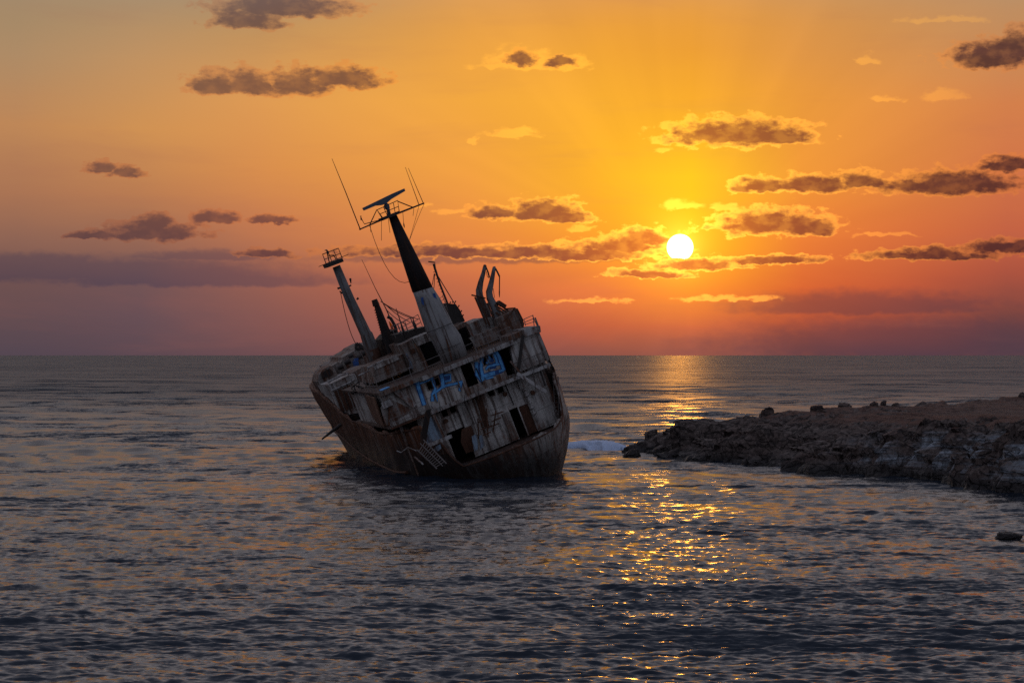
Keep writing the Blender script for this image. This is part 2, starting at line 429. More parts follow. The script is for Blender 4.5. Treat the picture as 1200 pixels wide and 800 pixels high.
# ---- starboard wing: big pale plates, dark slot, struts
wg = MB(); wg.pix([(597.5, 402), (611, 395), (609, 410), (606, 434), (602, 426)], -.35, .3)
wing = wg.build('bridge_wing', 'white', ship)
f = MB(); f.pix([(614, 395), (632, 389), (637, 401), (645, 420.5), (627, 428), (608, 436)], -.4, 3.2); f.build('wing_plate', 'white', wing)
f = MB(); f.pix([(612, 386), (633, 381.5), (634, 389), (615, 394.5)], -.55, 3.6); f.build('wing_cap', 'pale', wing)
f = MB(); f.pix([(596, 394), (620, 384), (622, 390), (597, 401)], -.3, 3.0); f.build('wing_roof', 'grey', wing)
f = MB(); f.pbar((613, 393, -.5), (607, 436, -.5), .16); f.build('wing_strut', 'iron', wing)
f = MB(); f.pbar((606, 437.5, -.65), (640, 459, -.65), .20, .12); f.build('diagonal_brace', 'pale', wing)
f = MB(); f.pbar((598, 423, -.6), (610, 437, -.6), .12, .1); f.build('diagonal_brace', 'grey', wing)
f = MB(); f.pbar((642, 420, .2), (649.5, 434.5, .8), .12); f.pbar((631, 428, 0), (639, 452, 0), .09); f.build('wing_strut', 'iron', wing)
f = MB(); f.pix([(606, 439), (630, 430), (634, 446), (641, 462), (646, 498), (634, 502), (622, 470)], .6, .1); f.build('quarter_bulkhead', 'grey', ship)
f = MB(); f.pix([(628, 428.5), (633, 427), (635, 434), (641, 433), (643, 437), (649, 437), (655, 449), (645, 462), (636, 450)], 1.0, .15); f.build('torn_bulwark', 'black', ship)
# banded pipe on the quarter
f = MB(); f.ptube([(614, 455, .1, 1.5), (621, 470, .1, 1.6), (627, 486, .1, 1.4), (630, 494, .1, 1.2)], 10)
for x, y in ((615, 457.5), (618, 464), (624, 478.5), (626.5, 485)):
    a = P(x, y, .1); f.tube([a, a+np.array([.0, 0, .12])], .15, 10)
f.build('vent_pipe', 'pale', ship, True)
# ladder on the starboard quarter
f = MB(); a0, a1 = P(648, 440, .2), P(651, 488, .2); b0, b1 = P(654, 441, .2), P(655, 486, .2)
f.tube([a0, a1], .035, 6); f.tube([b0, b1], .035, 6)
for i in range(1, 9): f.tube([a0+(a1-a0)*i/9, b0+(b1-b0)*i/9], .02, 5)
f.build('ladder', 'railpaint', ship)
f = MB(); f.pix([(655.5, 462), (657.5, 463), (659, 472), (658.5, 480), (656, 478)], .6, .08); f.build('blue_patch', 'navy', hull)

# ---- port quarter wreckage under the deck
f = MB(); f.pix([(499.5, 481), (505, 479), (500, 513), (494, 522), (493, 512)], -3.0, .2); f.build('bent_strut', 'black', ship)
f = MB(); f.pix([(505, 488), (511, 494), (516, 505), (518, 513), (500, 520), (501, 508)], -2.6, .06); f.build('side_panel', 'bluish', ship)
f = MB(); f.pix([(509, 524), (516, 520), (517, 525), (513, 529), (509, 527)], -2.65, .06); f.build('side_panel', 'bluish', ship)
f = MB(); f.pix([(501, 520), (529, 509), (530.5, 512.5), (502.5, 524)], -2.9, .2); f.build('cross_beam', 'pale', ship)
f = MB(); f.pbar((508, 486, -2.8), (520, 512, -2.8), .14); f.build('strut', 'grey', ship)
f = MB(); f.pbar((506, 477, -.7), (514, 474, -.7), .22, .3); f.build('davit_stub', 'pale', ship)
# collapsed gangway lying against the hull
f = MB(); s0, s1 = P(496, 515, -3.3), P(523, 543, -3.7); t0, t1 = P(489, 527, -3.3), P(512, 549, -3.8)
f.tube([s0, s1], .045, 6); f.tube([t0, t1], .045, 6); f.tube([P(492, 519, -3.4), P(519, 546, -3.8)], .03, 6)
for i in range(1, 12): f.bar(s0+(s1-s0)*i/12, t0+(t1-t0)*i/12, .03, .12)
f.build('gangway', 'railpaint', ship)
f = MB(); f.tube([P(485.5, 535, -3.1), P(496, 544, -3.5)], .05, 6); f.tube([P(465, 528, -2.2), P(470, 530, -2.3), P(474, 527, -2.5), P(478, 524, -2.7), P(488, 528, -3.1)], .03, 6)
f.build('loose_pipe', 'pale', ship)

# ---- conduits, brackets and hanging cables on the stern walls
for a, b2, r2, mt, pr in (((508, 462, -.06), (512, 471, -.06), .04, 'railpaint', mid), ((534, 440, -.06), (541, 458, -.06), .035, 'railpaint', mid), ((558, 431, -.06), (566, 450, -.06), .03, 'iron', mid),
                      ((545, 470, .22), (556, 497, .22), .04, 'railpaint', low), ((592, 450, .22), (602, 474, .22), .035, 'iron', low), ((536, 480, .22), (545, 503, .22), .03, 'iron', low), ((606, 446, .22), (613, 462, .22), .05, 'pale', low)):
    f = MB(); f.tube([P(*a), P(*b2)], r2, 6); f.build('conduit', mt, pr)
for a, b2 in (((515, 470, -.7), (517, 489, -.7)), ((560, 452, -.7), (561, 468, -.7)), ((625, 431, -.7), (628, 460, -.7)), ((545, 459, -.7), (544, 471, -.7))):
    f = MB(); f.tube([P(*a), P(*b2)], .018, 5); f.build('hanging_cable', 'iron', bdo)
r_ = MB(); rail(r_, [(5.35, -.55, 4.56), (6.25, -.55, 4.56)], .7, 2, .5, .022); r_.build('railing', 'railpaint', bdo); r_ = MB(); rail(r_, [(6.25, -.4, 4.56), (6.25, 4, 4.56)], .7, 2, .7, .022); r_.build('railing', 'railpaint', bdo)
for x, z in ((-.6, 3.6), (.55, 2.6), (3.3, 3.75), (4.9, 3.2)):
    f = MB(); f.tube([(x, .3, z), (x, .2, z)], .14, 14); f.build('ventilator_cap', 'rust', low)
# ---- main mast
mY2 = 2.2
secs = [(519.5, 547, 427, 414.5), (507, 538.5, 400, 392), (500, 530, 388, 380), (487.5, 515, 350, 350), (484.2, 505.8, 341.5, 335.5)]
mm = MB()
def mastloft(mb, rows, n=20):
    vs = []
    for (lx, rx, ly, ry) in rows:
        a = P(lx, ly, mY2); b2 = P(rx, ry, mY2); c = (a+b2)/2; hw = np.linalg.norm(b2-a)/2; ax = (b2-a)/np.linalg.norm(b2-a)
        for k2 in range(n):
            w = 2*math.pi*k2/n
            sx = abs(math.cos(w))**.6*math.copysign(1, math.cos(w)); sy = abs(math.sin(w))**.6*math.copysign(1, math.sin(w))
            vs.append(c+ax*hw*sx+np.array([0, 1, 0])*hw*1.05*sy)
    fs = [(i*n+k2, i*n+(k2+1) % n, (i+1)*n+(k2+1) % n, (i+1)*n+k2) for i in range(len(rows)-1) for k2 in range(n)]
    fs += [tuple(range(n)), tuple(range((len(rows)-1)*n, len(rows)*n))[::-1]]
    mb.add(vs, fs)
mastloft(mm, secs)
mast = mm.build('mast', 'mastw', ship, True)
mm = MB(); mastloft(mm, [(484.0, 506.2, 342.5, 336.2), (471, 487.5, 303, 298), (459, 469.5, 265, 262), (455.2, 464, 253, 250.5)])
mm.build('mast_top', 'black', mast, True)
f = MB(); a = P(503, 394, mY2); b2 = P(531, 383, mY2)
f.bar(P(500, 390, mY2-1), P(531, 378, mY2-1), .035); f.bar(P(511, 413, mY2-1), P(540, 402, mY2-1), .03); f.build('weld_seam', 'iron', mast)
f = MB(); f.pix([(521, 391), (524, 398), (528, 411), (531, 423), (528.5, 421), (525, 408)], mY2-.95, .05); f.build('rust_streak', 'rust', mast)
f = MB(); f.pix([(493, 349), (496, 348), (497, 358), (494.5, 356)], mY2-.86, .03); f.build('blue_paint_mark', 'navy', mast); f = MB(); f.pix([(507, 344), (510, 343), (512, 352), (509, 350)], mY2-.72, .03); f.build('blue_paint_mark', 'navy', mast)
ct = MB()
YT = 2.2
ct.ptube([(421, 269, YT, .75), (458, 253, YT, 1.1), (497, 238, YT, .75)], 6)
ct.pbar((423, 268, YT-.6), (497, 238.5, YT-.6), .05)
for x, y in ((433, 263.5), (445, 258.5), (470, 248.5), (484, 243)): ct.bar(P(x, y, YT), P(x, y, YT-.6), .05)
ct.tube([P(433, 264, YT), P(441.5, 246, YT), P(448, 256, YT)], .035, 5)
ct.tube([P(466, 236, YT), P(485, 243.5, YT)], .035, 5)
ct.build('crosstree', 'iron', mast)
bk = MB()
for Yq in (YT-.7, YT+.7):
    bk.tube([P(449, 256, Yq), P(442, 246, Yq), P(466, 235, Yq), P(468, 249, Yq)], .03, 5)
    bk.tube([P(445, 251, Yq), P(467, 242, Yq)], .024, 5); bk.tube([P(449.5, 243, Yq), P(454, 253, Yq)], .022, 5); bk.tube([P(461, 238, Yq), P(463, 249, Yq)], .022, 5)
for x, y in ((442, 246), (466, 235), (449, 256), (468, 249)): bk.tube([P(x, y, YT-.7), P(x, y, YT+.7)], .024, 5)
bk.pix([(448, 255), (468, 247), (469, 250), (450, 258)], YT-.75, 1.5)
bk.build('masthead_cage', 'iron', mast)
f = MB(); f.ptube([(456, 252, YT, 2.4), (455, 246, YT, 1.9), (453.8, 243.5, YT, 3.3), (452.6, 240, YT, 3.2), (451.6, 238.3, YT, 1.2)], 12); f.build('scanner_motor', 'scanner', mast, True)
f = MB(); f.pix([(425.5, 243.5), (427.5, 246.5), (441, 240.8), (449, 240), (453, 238.5), (458.5, 233.6), (475, 223.8), (474, 220.8), (460, 226.8)], YT-.2, .4)
f.build('radar_scanner', 'scanner', mast)
f = MB(); f.tube([P(422.5, 269.5, YT), P(405, 225, YT), P(389, 186, YT)], [.035, .028, .014], 5); f.build('whip_antenna', 'iron', mast)
for x0, y0, x1, y1 in ((491, 240, 475, 196), (496, 238, 478.5, 197)):
    f = MB(); f.tube([P(x0, y0, YT), P(x1, y1, YT)], [.025, .012], 5); f.build('whip_antenna', 'iron', mast)
f = MB(); f.tube([P(448, 257, YT), P(427, 262.5, YT), P(424, 257, YT)], .028, 5); f.ptube([(423.6, 258, YT, .9), (423, 255, YT, .9)], 8); f.ptube([(423, 254.5, YT, .5), (422.6, 253, YT, 1.0)], 8)
f.build('navigation_lamp', 'iron', mast)
# rigging
rg = MB()
def sagline(a, b2, sag, r=.012, n=8, mb=None):
    a = np.array(a); b2 = np.array(b2); pts = [a+(b2-a)*i/n-R.T@np.array([0, 0, 1])*sag*4*(i/n)*(1-i/n) for i in range(n+1)]
    (mb or rg).tube(pts, r, 4)
sagline(P(433, 264, YT), P(480, 330, 3), 1.1, .016); sagline(P(497, 239, YT), P(477, 290, 3), -.1); sagline(P(491, 241, YT), P(480, 280, 3), .05)
for a, b2 in (((447, 258), (447, 282)), ((455, 256), (457, 273)), ((472, 248), (473, 262)), ((434, 264), (434.5, 272)), ((485, 244), (484, 253))): rg.tube([P(*a, YT), P(*b2, YT)], .014, 4)
rg.ptube([(473, 261, YT, .4), (473.4, 264, YT, .8), (474, 267, YT, .3)], 6)
rg.build('rigging', 'iron', mast)

# ---- port signal post with a basket
kY = 10
kp = MB(); kp.ptube([(447, 441, kY, 8.8), (436.5, 412, kY, 8.5), (429.5, 392, kY, 7.4), (428.4, 390.5, kY, 6.6), (409.5, 350, kY, 5.7), (394, 312, kY, 4.7)], 18)
kpo = kp.build('signal_post', 'post', ship, True)
f = MB(); f.ptube([(448, 446, kY, 9.0), (441, 423, kY, 8.85), (436, 409, kY, 8.6)], 18); f.build('post_foot', 'rust', kpo, True)
f = MB(); f.pix([(382.2, 309.5), (401.2, 302.2), (403, 306.5), (384.5, 313.5)], kY-.8, 1.6); f.build('platform', 'iron', kpo)
f = MB()
for Yq in (kY-.75, kY+.75):
    f.tube([P(382.5, 310, Yq), P(378, 298, Yq), P(396.5, 291, Yq), P(401, 302.5, Yq)], .035, 5); f.tube([P(380.2, 304, Yq), P(399, 297, Yq)], .025, 5)
    f.tube([P(385, 296, Yq), P(389, 307, Yq)], .025, 5); f.tube([P(391, 293.5, Yq), P(395.5, 304.5, Yq)], .025, 5)
for x, y in ((378, 298), (396.5, 291), (380.2, 304), (399, 297)): f.tube([P(x, y, kY-.75), P(x, y, kY+.75)], .025, 5)
f.build('basket_rail', 'iron', kpo)
f = MB(); f.ptube([(386, 308, kY, .6), (384, 299, kY, .7), (384, 295, kY, 1.5), (382.5, 293, kY, .9), (380.5, 293.5, kY, .4)], 8); f.ptube([(385, 299.5, kY, .7), (391, 299, kY, .7), (394, 304, kY, .6)], 6); f.build('lamp_bracket', 'iron', kpo)
f = MB(); f.tube([P(373.5, 312.5, kY), P(408.5, 298, kY)], .022, 5); f.build('yard', 'iron', kpo)
f = MB(); f.ptube([(406, 337, kY, .9), (411.5, 334, kY, 1.0)], 6); f.ptube([(411.3, 332, kY, .5), (410.5, 327, kY, 1.4), (410.6, 326, kY, 1.0)], 8); f.build('post_lamp', 'iron', kpo); f = MB()
f.ptube([(402, 336.5, kY, .9), (395.5, 338, kY, 1.3)], 6); f.ptube([(398, 341, kY, .8), (401, 344, kY, .8)], 6); f.build('post_lamp', 'iron', kpo); f = MB(); f.ptube([(418, 351, kY, .9), (420, 349, kY, 1.4)], 6)
f.build('post_lamp', 'iron', kpo)
f = MB(); sagline(P(399, 342, kY), P(426, 408, kY), 1.0, .022, 10, f); f.build('hanging_cable', 'iron', kpo)

# ---- charred lattice column with an added orange sheet as sun glint
lY = 8
f = MB(); f.ptube([(460, 412, lY, 6.5), (455, 398, lY, 6.2), (449, 380, lY, 5.0), (443, 362, lY, 3.7), (440.5, 355, lY, 3.0)], 7); f.ptube([(441, 358, lY, 4.2), (438.5, 351, lY, 3.4)], 6)
for i in range(14):
    y = 362+i*2.9; x = 443+.333*(y-362)
    f.ptube([(x-2.5-.15*i, y+1, lY, .5), (x-4.6-.15*i, y+1.8, lY, .5)], 4)
col = f.build('burnt_column', 'black', ship)
f = MB(); q = [(455.5, 376), (457.5, 377.5), (460.5, 382), (462, 387), (460.5, 388), (458.5, 386), (456.6, 381)]
f.pix(q, lY-.1, .02); f.build('sun_glint_sheet', 'glint', col)
f = MB(); f.tube([P(454, 371, lY), P(458, 373, lY), P(463, 382, lY), P(465, 390, lY)], .10, 6); f.build('column_bracket', 'iron', col)
f = MB(); f.tube([P(465, 390, 7), P(452, 361, 7), P(440, 338, 7), P(424, 304, 7)], [.04, .035, .022, .012], 5); f.build('whip_antenna', 'iron', ship)
f = MB(); f.pix([(447, 398), (452, 392), (463, 385), (468, 400), (474, 416), (456, 424), (450, 410)], 9, 2.5); f.build('burnt_house', 'black', ship)

# ---- low house and coaming on the upper deck, port of the mast
f = MB(); f.pix([(438, 430), (448, 425.5), (478, 412), (486, 428), (480, 433), (440, 449)], 4.0, 5.0); ch = f.build('hatch_house', 'grey', ship)
f = MB(); f.pix([(438, 428.5), (466, 415.5), (468, 421), (439.5, 433)], 3.92, .07); f.build('coaming', 'white', ch)
f = MB(); f.tube([P(431, 431, 3.9), P(450, 421.5, 3.9)], .05, 6); f.tube([P(420, 440, 3.9), P(434, 433.5, 3.9)], .04, 6); f.build('handrail', 'pale', ch)
f = MB(); f.pix([(470, 404), (480, 399), (485, 396), (491, 404), (503, 431), (486, 437), (478, 420)], 3.4, 4.5); mh2 = f.build('chart_house', 'grey', ship)
f = MB(); f.pix([(485, 403), (488, 402), (503.5, 431.5), (500, 432)], 3.28, .1); f.build('corner_post', 'tan', mh2)
f = MB(); f.pix([(484, 397), (503, 389), (508, 398), (489, 405.5)], 3.2, 3.5); f.build('roof_coaming', 'white', mh2)
f = MB(); f.pix([(491, 404), (506, 398), (519, 426), (503, 432)], 5.6, .1); f.build('shade_backing', 'dark', mh2)  # dark sheet, paints the shade inside the doorway
f = MB(); f.pix([(480.5, 410), (485.5, 408), (487.5, 412.5), (482.5, 415)], 3.3, .08); f.build('porthole_box', 'rust', mh2)
f = MB(); f.tube([P(476, 414, 3), P(481, 424, 3), P(483.5, 432, 3)], .05, 6); f.pix([(480, 424), (484, 431.5), (480, 432)], 2.95, .06); f.build('blue_strut', 'bluish', mh2)
# railings and gear on the roof of the chart house
f = MB()
for Yq in (3.4, 6.5):
    a = P(463, 392, Yq); b2 = P(494, 378, Yq); up = np.array([0, 0, 1])
    rail(f, [P(464, 396, Yq), P(486, 386, Yq), P(495, 382, Yq)], .75, 3, .45, .02)
f.build('railing', 'railpaint', mh2)
f = MB(); f.ptube([(476, 396, 5, 1.3), (472, 386, 5, 1.6), (470, 379, 5, .8), (464, 361, 5, .35)], 7); f.ptube([(488, 388, 5, 1.7), (486, 381, 5, 2.0), (484.5, 376, 5, .8), (484, 372, 5, .5)], 7)
f.pix([(463, 392), (484, 386), (500, 382), (503, 389), (486, 398), (470, 404)], 5, 2)
f.build('roof_gear', 'iron', mh2)
f = MB()
for a, b2 in (((446, 353), (490, 374)), ((452, 357), (480, 377)), ((453, 363), (476, 380)), ((450, 356), (484, 373))): sagline(P(*a, 6), P(*b2, 5), .1, .022, 6, f)
f.build('stay_wire', 'iron', ship)

# ---- house starboard of the mast
f = MB(); f.pix([(528, 385.5), (546, 377), (548, 381), (531, 389.5)], 2.9, 3.5); sh = f.build('wheelhouse', 'grey', ship)
f = MB(); f.pix([(531, 389), (547.5, 381), (558, 402), (548, 412), (541, 410)], 5.2, .1); f.build('shade_backing', 'dark', sh)  # dark sheet, paints the shade behind the wheelhouse opening
f = MB(); f.pix([(545.5, 380), (548, 379), (559.5, 403), (557.5, 405)], 2.8, .25); f.build('corner_post', 'grey', sh)
f = MB(); f.pix([(530, 386), (533, 385), (546, 414), (542, 415)], 3.0, .3); f.build('corner_post', 'tan', sh)
f = MB(); f.pix([(548, 380), (566, 372.5), (580, 371), (585, 386), (581, 390), (556, 400)], 4.2, 3); f.build('wall_panel', 'white', sh)
f = MB(); f.pix([(550, 396), (590, 379), (596, 392), (558, 407)], 2.6, .3); f.build('deck_coaming', 'grey', sh)
# lattice signal mast behind
f = MB(); f.ptube([(508.5, 309, 6, 1.7), (509.5, 314, 6, 1.4), (516, 334, 6, 1.2), (525, 357, 6, 1.3)], 6)
f.ptube([(502, 306.6, 6, .7), (510, 307.6, 6, .7)], 6)
for i in range(10):
    x, y = 510+i*1.5, 318+i*3.9; f.ptube([(x, y, 6, .35), (x-2.2, y+1, 6, .35)], 4)
sm = f.build('signal_mast', 'iron', ship)
f = MB(); f.tube([P(510, 318, 6), P(534, 358, 5)], .03, 4); f.tube([P(509, 320, 6), P(506.5, 334, 6)], .022, 4); f.tube([P(509.5, 321, 6), P(508.5, 338, 6)], .022, 4); f.build('mast_stay', 'iron', sm)
f = MB(); f.pix([(523, 355), (530, 356), (534, 356), (539, 363), (545, 376), (531, 384), (527, 370)], 5.5, 1.6)
for x, y in ((527, 356), (530, 355), (533, 355), (537, 360), (540, 366), (542, 371)): f.ptube([(x, y, 5.4, .5), (x+1.1, y-2.5, 5.4, .9)], 5)
f.build('winch', 'iron', sh)
f = MB()
rail(f, [P(519, 366, 4.5), P(525, 363, 4.5)], .9, 4, .3, .02); f.build('railing', 'railpaint', sh)

# ---- pair of bent ventilator posts
vY = 4.5
f = MB(); f.ptube([(578, 392, vY, 5.8), (569, 366, vY, 5.2), (562, 347, vY, 4.4), (561.5, 340, vY, 4.1), (563.5, 330, vY, 3.2), (566.5, 320, vY, 2.5), (568, 312.5, vY, 2.1)], 12)
f.ptube([(567.6, 315, vY, 1.9), (568.4, 311, vY, 2.1), (569, 310.2, vY, .8)], 8)
v1 = f.build('davit_post', 'post', ship, True)
f = MB(); f.tube([P(569, 312, vY), P(572, 319, vY), P(573.5, 325, vY)], .05, 6); f.tube([P(570, 318, vY), P(571, 324, vY), P(573.5, 326, vY)], .02, 5); f.build('hook_cable', 'iron', v1)
f = MB(); f.ptube([(587, 391, vY-.6, 5.4), (580.5, 362, vY-.6, 5.1), (574, 349, vY-.6, 4.3), (573.2, 342, vY-.6, 4.0), (576, 330, vY-.6, 3.0), (578, 320, vY-.6, 2.4), (579, 314, vY-.6, 2.0)], 12)
f.ptube([(578.8, 317, vY-.6, 1.9), (579.2, 313.3, vY-.6, 2.0), (580.5, 312.5, vY-.6, .8)], 8)
v2 = f.build('davit_post', 'post', ship, True)
f = MB(); f.tube([P(580.5, 314.5, vY-.6), P(583, 319, vY-.6), P(585.4, 324, vY-.6)], .055, 6); f.tube([P(585.4, 324, vY-.6), P(585.2, 341, vY-.6)], .035, 6); f.ptube([(585.2, 341, vY-.6, .8), (585.2, 345, vY-.6, .7), (585.3, 348.5, vY-.6, .3)], 6)
f.tube([P(578, 338, vY-.6), P(579.5, 349, vY-.6)], .018, 4); f.build('hook_cable', 'iron', v2)
f = MB(); f.ptube([(552.5, 345.6, vY-.3, .9), (569, 349.3, vY-.3, .7)], 6)
for a, b2 in (((556.5, 348), (570, 380)), ((560, 349), (574, 381)), ((571, 355), (578, 372))): f.pbar((*a, vY-.8), (*b2, vY-.8), .09)
f.build('post_platform', 'rust', v1)
f = MB(); f.pix([(582, 354.5), (585.5, 352), (594, 357.5), (592.5, 360.8), (588, 359)], 3.5, .5)
for a, b2 in (((580, 357), (606, 374)), ((582, 361), (593, 369)), ((581, 366), (590, 373)), ((591, 362), (604, 361)), ((585, 371), (604, 362)), ((587, 358), (598, 366))): f.pbar((*a, 3.6), (*b2, 3.6), .10)
f.build('twisted_frame', 'rust', ship)
f = MB(); f.pix([(584, 373), (595, 367), (604.5, 362), (607, 364), (614.5, 379), (613, 388), (596, 395), (588, 391)], 2.4, 3.5); f.build('vent_housing', 'grey', ship)
f = MB(); f.tube([P(590, 377, 2.2), P(603, 361.5, 2.2), P(606, 362, 2.2), P(613, 376, 2.2)], .05, 5); f.build('handrail', 'rust', ship)
f = MB()
for Yq in (0, 2.4):
    f.tube([P(616, 381.5, Yq), P(614, 374, Yq), P(624, 369.5, Yq), P(630, 383, Yq)], .03, 5); f.tube([P(615, 377.5, Yq), P(626, 373, Yq)], .022, 5); f.tube([P(616, 380, Yq), P(627.5, 376.5, Yq)], .022, 5)
    f.tube([P(624.5, 369, Yq), P(626, 382, Yq)], .028, 5); f.tube([P(627, 372, Yq), P(632, 385, Yq)], .05, 5)
f.tube([P(614, 374, 0), P(614, 374, 2.4)], .03, 5); f.tube([P(624, 369.5, 0), P(624, 369.5, 2.4)], .03, 5)
f.build('railing', 'railpaint', wing)

# ---- forward block seen past the port side: ribbed bulkhead, rails, lumps
fY = 16.6
f = MB(); f.pix([(384.5, 451), (409, 439.5), (416, 438), (426, 462), (434, 484), (419, 484), (400.5, 487), (393, 468)], fY, 5.0); fo = f.build('ribbed_bulkhead', 'white', ship)
f = MB()
for i, (x, y) in enumerate([(393, 458), (398, 456), (403, 453.6), (408, 451.4), (413, 449)]):
    f.pbar((x, y, fY-.06), (x+9, y+24, fY-.06), .2, .12)
f.build('wall_ribs', 'rust', fo)
f = MB(); f.tube([P(384.5, 447.5, fY-.1), P(400, 440, fY-.1), P(408.5, 436.8, fY-.1)], .055, 6); f.tube([P(388.5, 457.8, fY-.1), P(402, 451.6, fY-.1), P(416, 445, fY-.1)], .055, 6)
for a, b2 in (((385, 447.5), (389, 457.5)), ((408, 437), (412, 447))): f.tube([P(*a, fY-.1), P(*b2, fY-.1)], .04, 5)
f.build('handrail', 'pale', fo)
f = MB(); f.pix([(412, 437), (425, 430), (440, 427), (452, 430), (455, 470), (436, 484), (424, 458)], fY+.8, 4.5); f.build('cross_bulkhead', 'grey', ship)
f = MB()
for i in range(26):
    x = random.uniform(412, 440); y = 461-(x-412)*.62+random.uniform(-9, 3)
    f.pbar((x, y, 8), (x+random.uniform(-5, 5), y+random.uniform(-5, 5), 7.5), .08)
f.build('tangled_wreckage', 'iron', ship)
f = MB(); f.pix([(399, 480), (412, 487), (428, 484), (440, 497), (440, 507), (430, 500), (412, 494)], 14.5, .3); f.build('recess_shade', 'black', ship)  # black strip painted in for the shade of the recess
hY = 24
f = MB()
f.pix([(372.5, 447), (374, 439), (379, 432.5), (387, 428.5), (391, 430), (396, 440), (400, 455), (390, 462), (378, 456)], hY-3.5, 3)
fb = f.build('bow_bulwark', 'grey', ship)
f = MB(); f.pix([(377, 437), (386, 431.5), (390.5, 436), (389, 440), (378, 443)], hY-3.6, .15); f.build('fairlead', 'black', fb)
f = MB()
f.pix([(389, 429), (396, 424), (399, 425.5), (401.5, 422), (401.5, 418.5), (416, 410.5), (418, 408), (430, 402), (446, 400), (450, 420), (430, 450), (398, 452)], hY, 6)
f.build('forecastle_house', 'grey', ship)
f = MB()
for x, y, r2 in ((399, 430, 3), (407, 424, 3.2), (411, 417, 2.5), (421, 418, 3), (404, 436, 3), (428, 413, 3.5)):
    f.ptube([(x-r2, y+r2*.5, hY-.8, r2*.8), (x+r2, y-r2*.4, hY-.8, r2)], 8)
f.build('winch_drums', 'iron', ship)
f = MB(); f.pix([(415, 423), (420, 423), (421, 430), (417, 431)], hY-2.0, .8); f.pix([(416, 420), (420, 419.5), (420, 422), (416, 423)], hY-2.0, .6); f.build('blue_drum', 'navy', ship)
f = MB(); c0 = [(420, 402.6), (423, 405), (422.6, 407.6), (419.6, 409), (417.2, 407), (417.4, 404)]
f.tube([P(x, y, hY) for x, y in c0+c0[:1]], .12, 6); f.tube([P(417, 410, hY), P(418, 402, hY), P(426, 409, hY)], .09, 6); f.build('mooring_ring', 'iron', ship)
# stump of a boom over the port side, trailing a rope
f = MB(); f.tube([P(400, 497, 15), P(388, 506, 15), P(377, 514.5, 15)], [.12, .10, .05], 7); bo = f.build('broken_boom', 'iron', ship)
f = MB(); sagline(P(386.5, 481, 15), P(391, 503, 15), .1, .018, 6, f); f.build('rope', 'iron', bo)

# ================================================================== SEA
def vnoise(x, y, seed=0):
    xi = np.floor(x).astype(np.int64); yi = np.floor(y).astype(np.int64); xf = x-xi; yf = y-yi
    def h(a, b2):
        n = (a*374761393+b2*668265263+seed*974634777) & 0x7fffffff
        n = ((n ^ (n >> 13))*1274126177) & 0x7fffffff
        return ((n ^ (n >> 16)) & 0xffff)/65535.0
    u = xf*xf*xf*(xf*(xf*6-15)+10); v = yf*yf*yf*(yf*(yf*6-15)+10)
    return (h(xi, yi)*(1-u)+h(xi+1, yi)*u)*(1-v)+(h(xi, yi+1)*(1-u)+h(xi+1, yi+1)*u)*v
def fbm(x, y, o=5, seed=0, g=.5, ridge=False):
    a = 1; s = 0; t_ = 0
    for i in range(o):
        n = vnoise(x, y, seed+i)
        if ridge: n = 1-abs(2*n-1)
        s = s+a*n; t_ += a; a *= g; x = x*2.03+17.3; y = y*2.03-9.1
    return s/t_

def gridmesh(name, V, nr, nc, mat, smooth=True, wrap=False):
    me = bpy.data.meshes.new(name)
    idx = np.arange(nr*nc).reshape(nr, nc)
    if wrap: idx = np.concatenate([idx, idx[:, :1]], 1)
    a = idx[:-1, :-1].ravel(); b2 = idx[:-1, 1:].ravel(); c = idx[1:, 1:].ravel(); d = idx[1:, :-1].ravel()
    q = np.stack([a, b2, c, d], 1)
    me.vertices.add(len(V)); me.vertices.foreach_set('co', V.astype(np.float32).ravel())
    me.loops.add(q.size); me.loops.foreach_set('vertex_index', q.ravel().astype(np.int32))
    me.polygons.add(len(q)); me.polygons.foreach_set('loop_start', np.arange(0, q.size, 4, dtype=np.int32))
    try: me.polygons.foreach_set('loop_total', np.full(len(q), 4, dtype=np.int32))
    except Exception: pass
    me.polygons.foreach_set('use_smooth', np.full(len(q), smooth))
    me.update(calc_edges=True); me.validate()
    me.materials.append(mat)
    o = bpy.data.objects.new(name, me); COL.objects.link(o); return o

def wave_height(X, Y, minlam):
    rs = np.random.RandomState(11); Z = np.zeros_like(X)
    dx = (vnoise(X/9., Y/9., 71)-.5)*2.2+(vnoise(X/1.7, Y/1.7, 73)-.5)*.35; dy = (vnoise(X/9., Y/9., 72)-.5)*2.2+(vnoise(X/1.7, Y/1.7, 74)-.5)*.35
    gust = .75+.5*fbm(X/34., Y/26., 3, 50)
    far = np.clip((np.hypot(X, Y)-80)/230., 0, 1); far = far*far*(3-2*far)
    rowmin = minlam[:, :1150].min(1)
    for i in range(150):
        lam = 0.17*(200**(i/149.0))*rs.uniform(.9, 1.1)
        th = rs.normal(0, .40)+.12 if lam < 2 else rs.normal(.1, .4)
        kx, ky = math.sin(th)*2*math.pi/lam, math.cos(th)*2*math.pi/lam
        amp = WAMP*lam**.9*(1 if lam < .8 else (.8/lam)**.75)
        if lam > 3: amp *= .4
        ph = rs.uniform(0, 6.28)
        ok = np.nonzero(rowmin < lam/1.6)[0]
        if not len(ok): continue
        q = slice(0, ok.max()+1)
        fade = np.clip((lam/minlam[q]-1.6)/1.4, 0, 1)
        arg = kx*(X[q]+dx[q])+ky*(Y[q]+dy[q])+ph
        g_ = gust[q] if lam < 4 else 1
        f_ = 1+far[q]*(8 if 3 < lam < 14 else 9 if lam >= 14 else 4.5)
        Z[q] += amp*fade*f_*g_*(np.sin(arg)+.25*np.cos(2*arg))
    return Z
WAMP = .0078
SL = (.5, 1.0, 1.3)
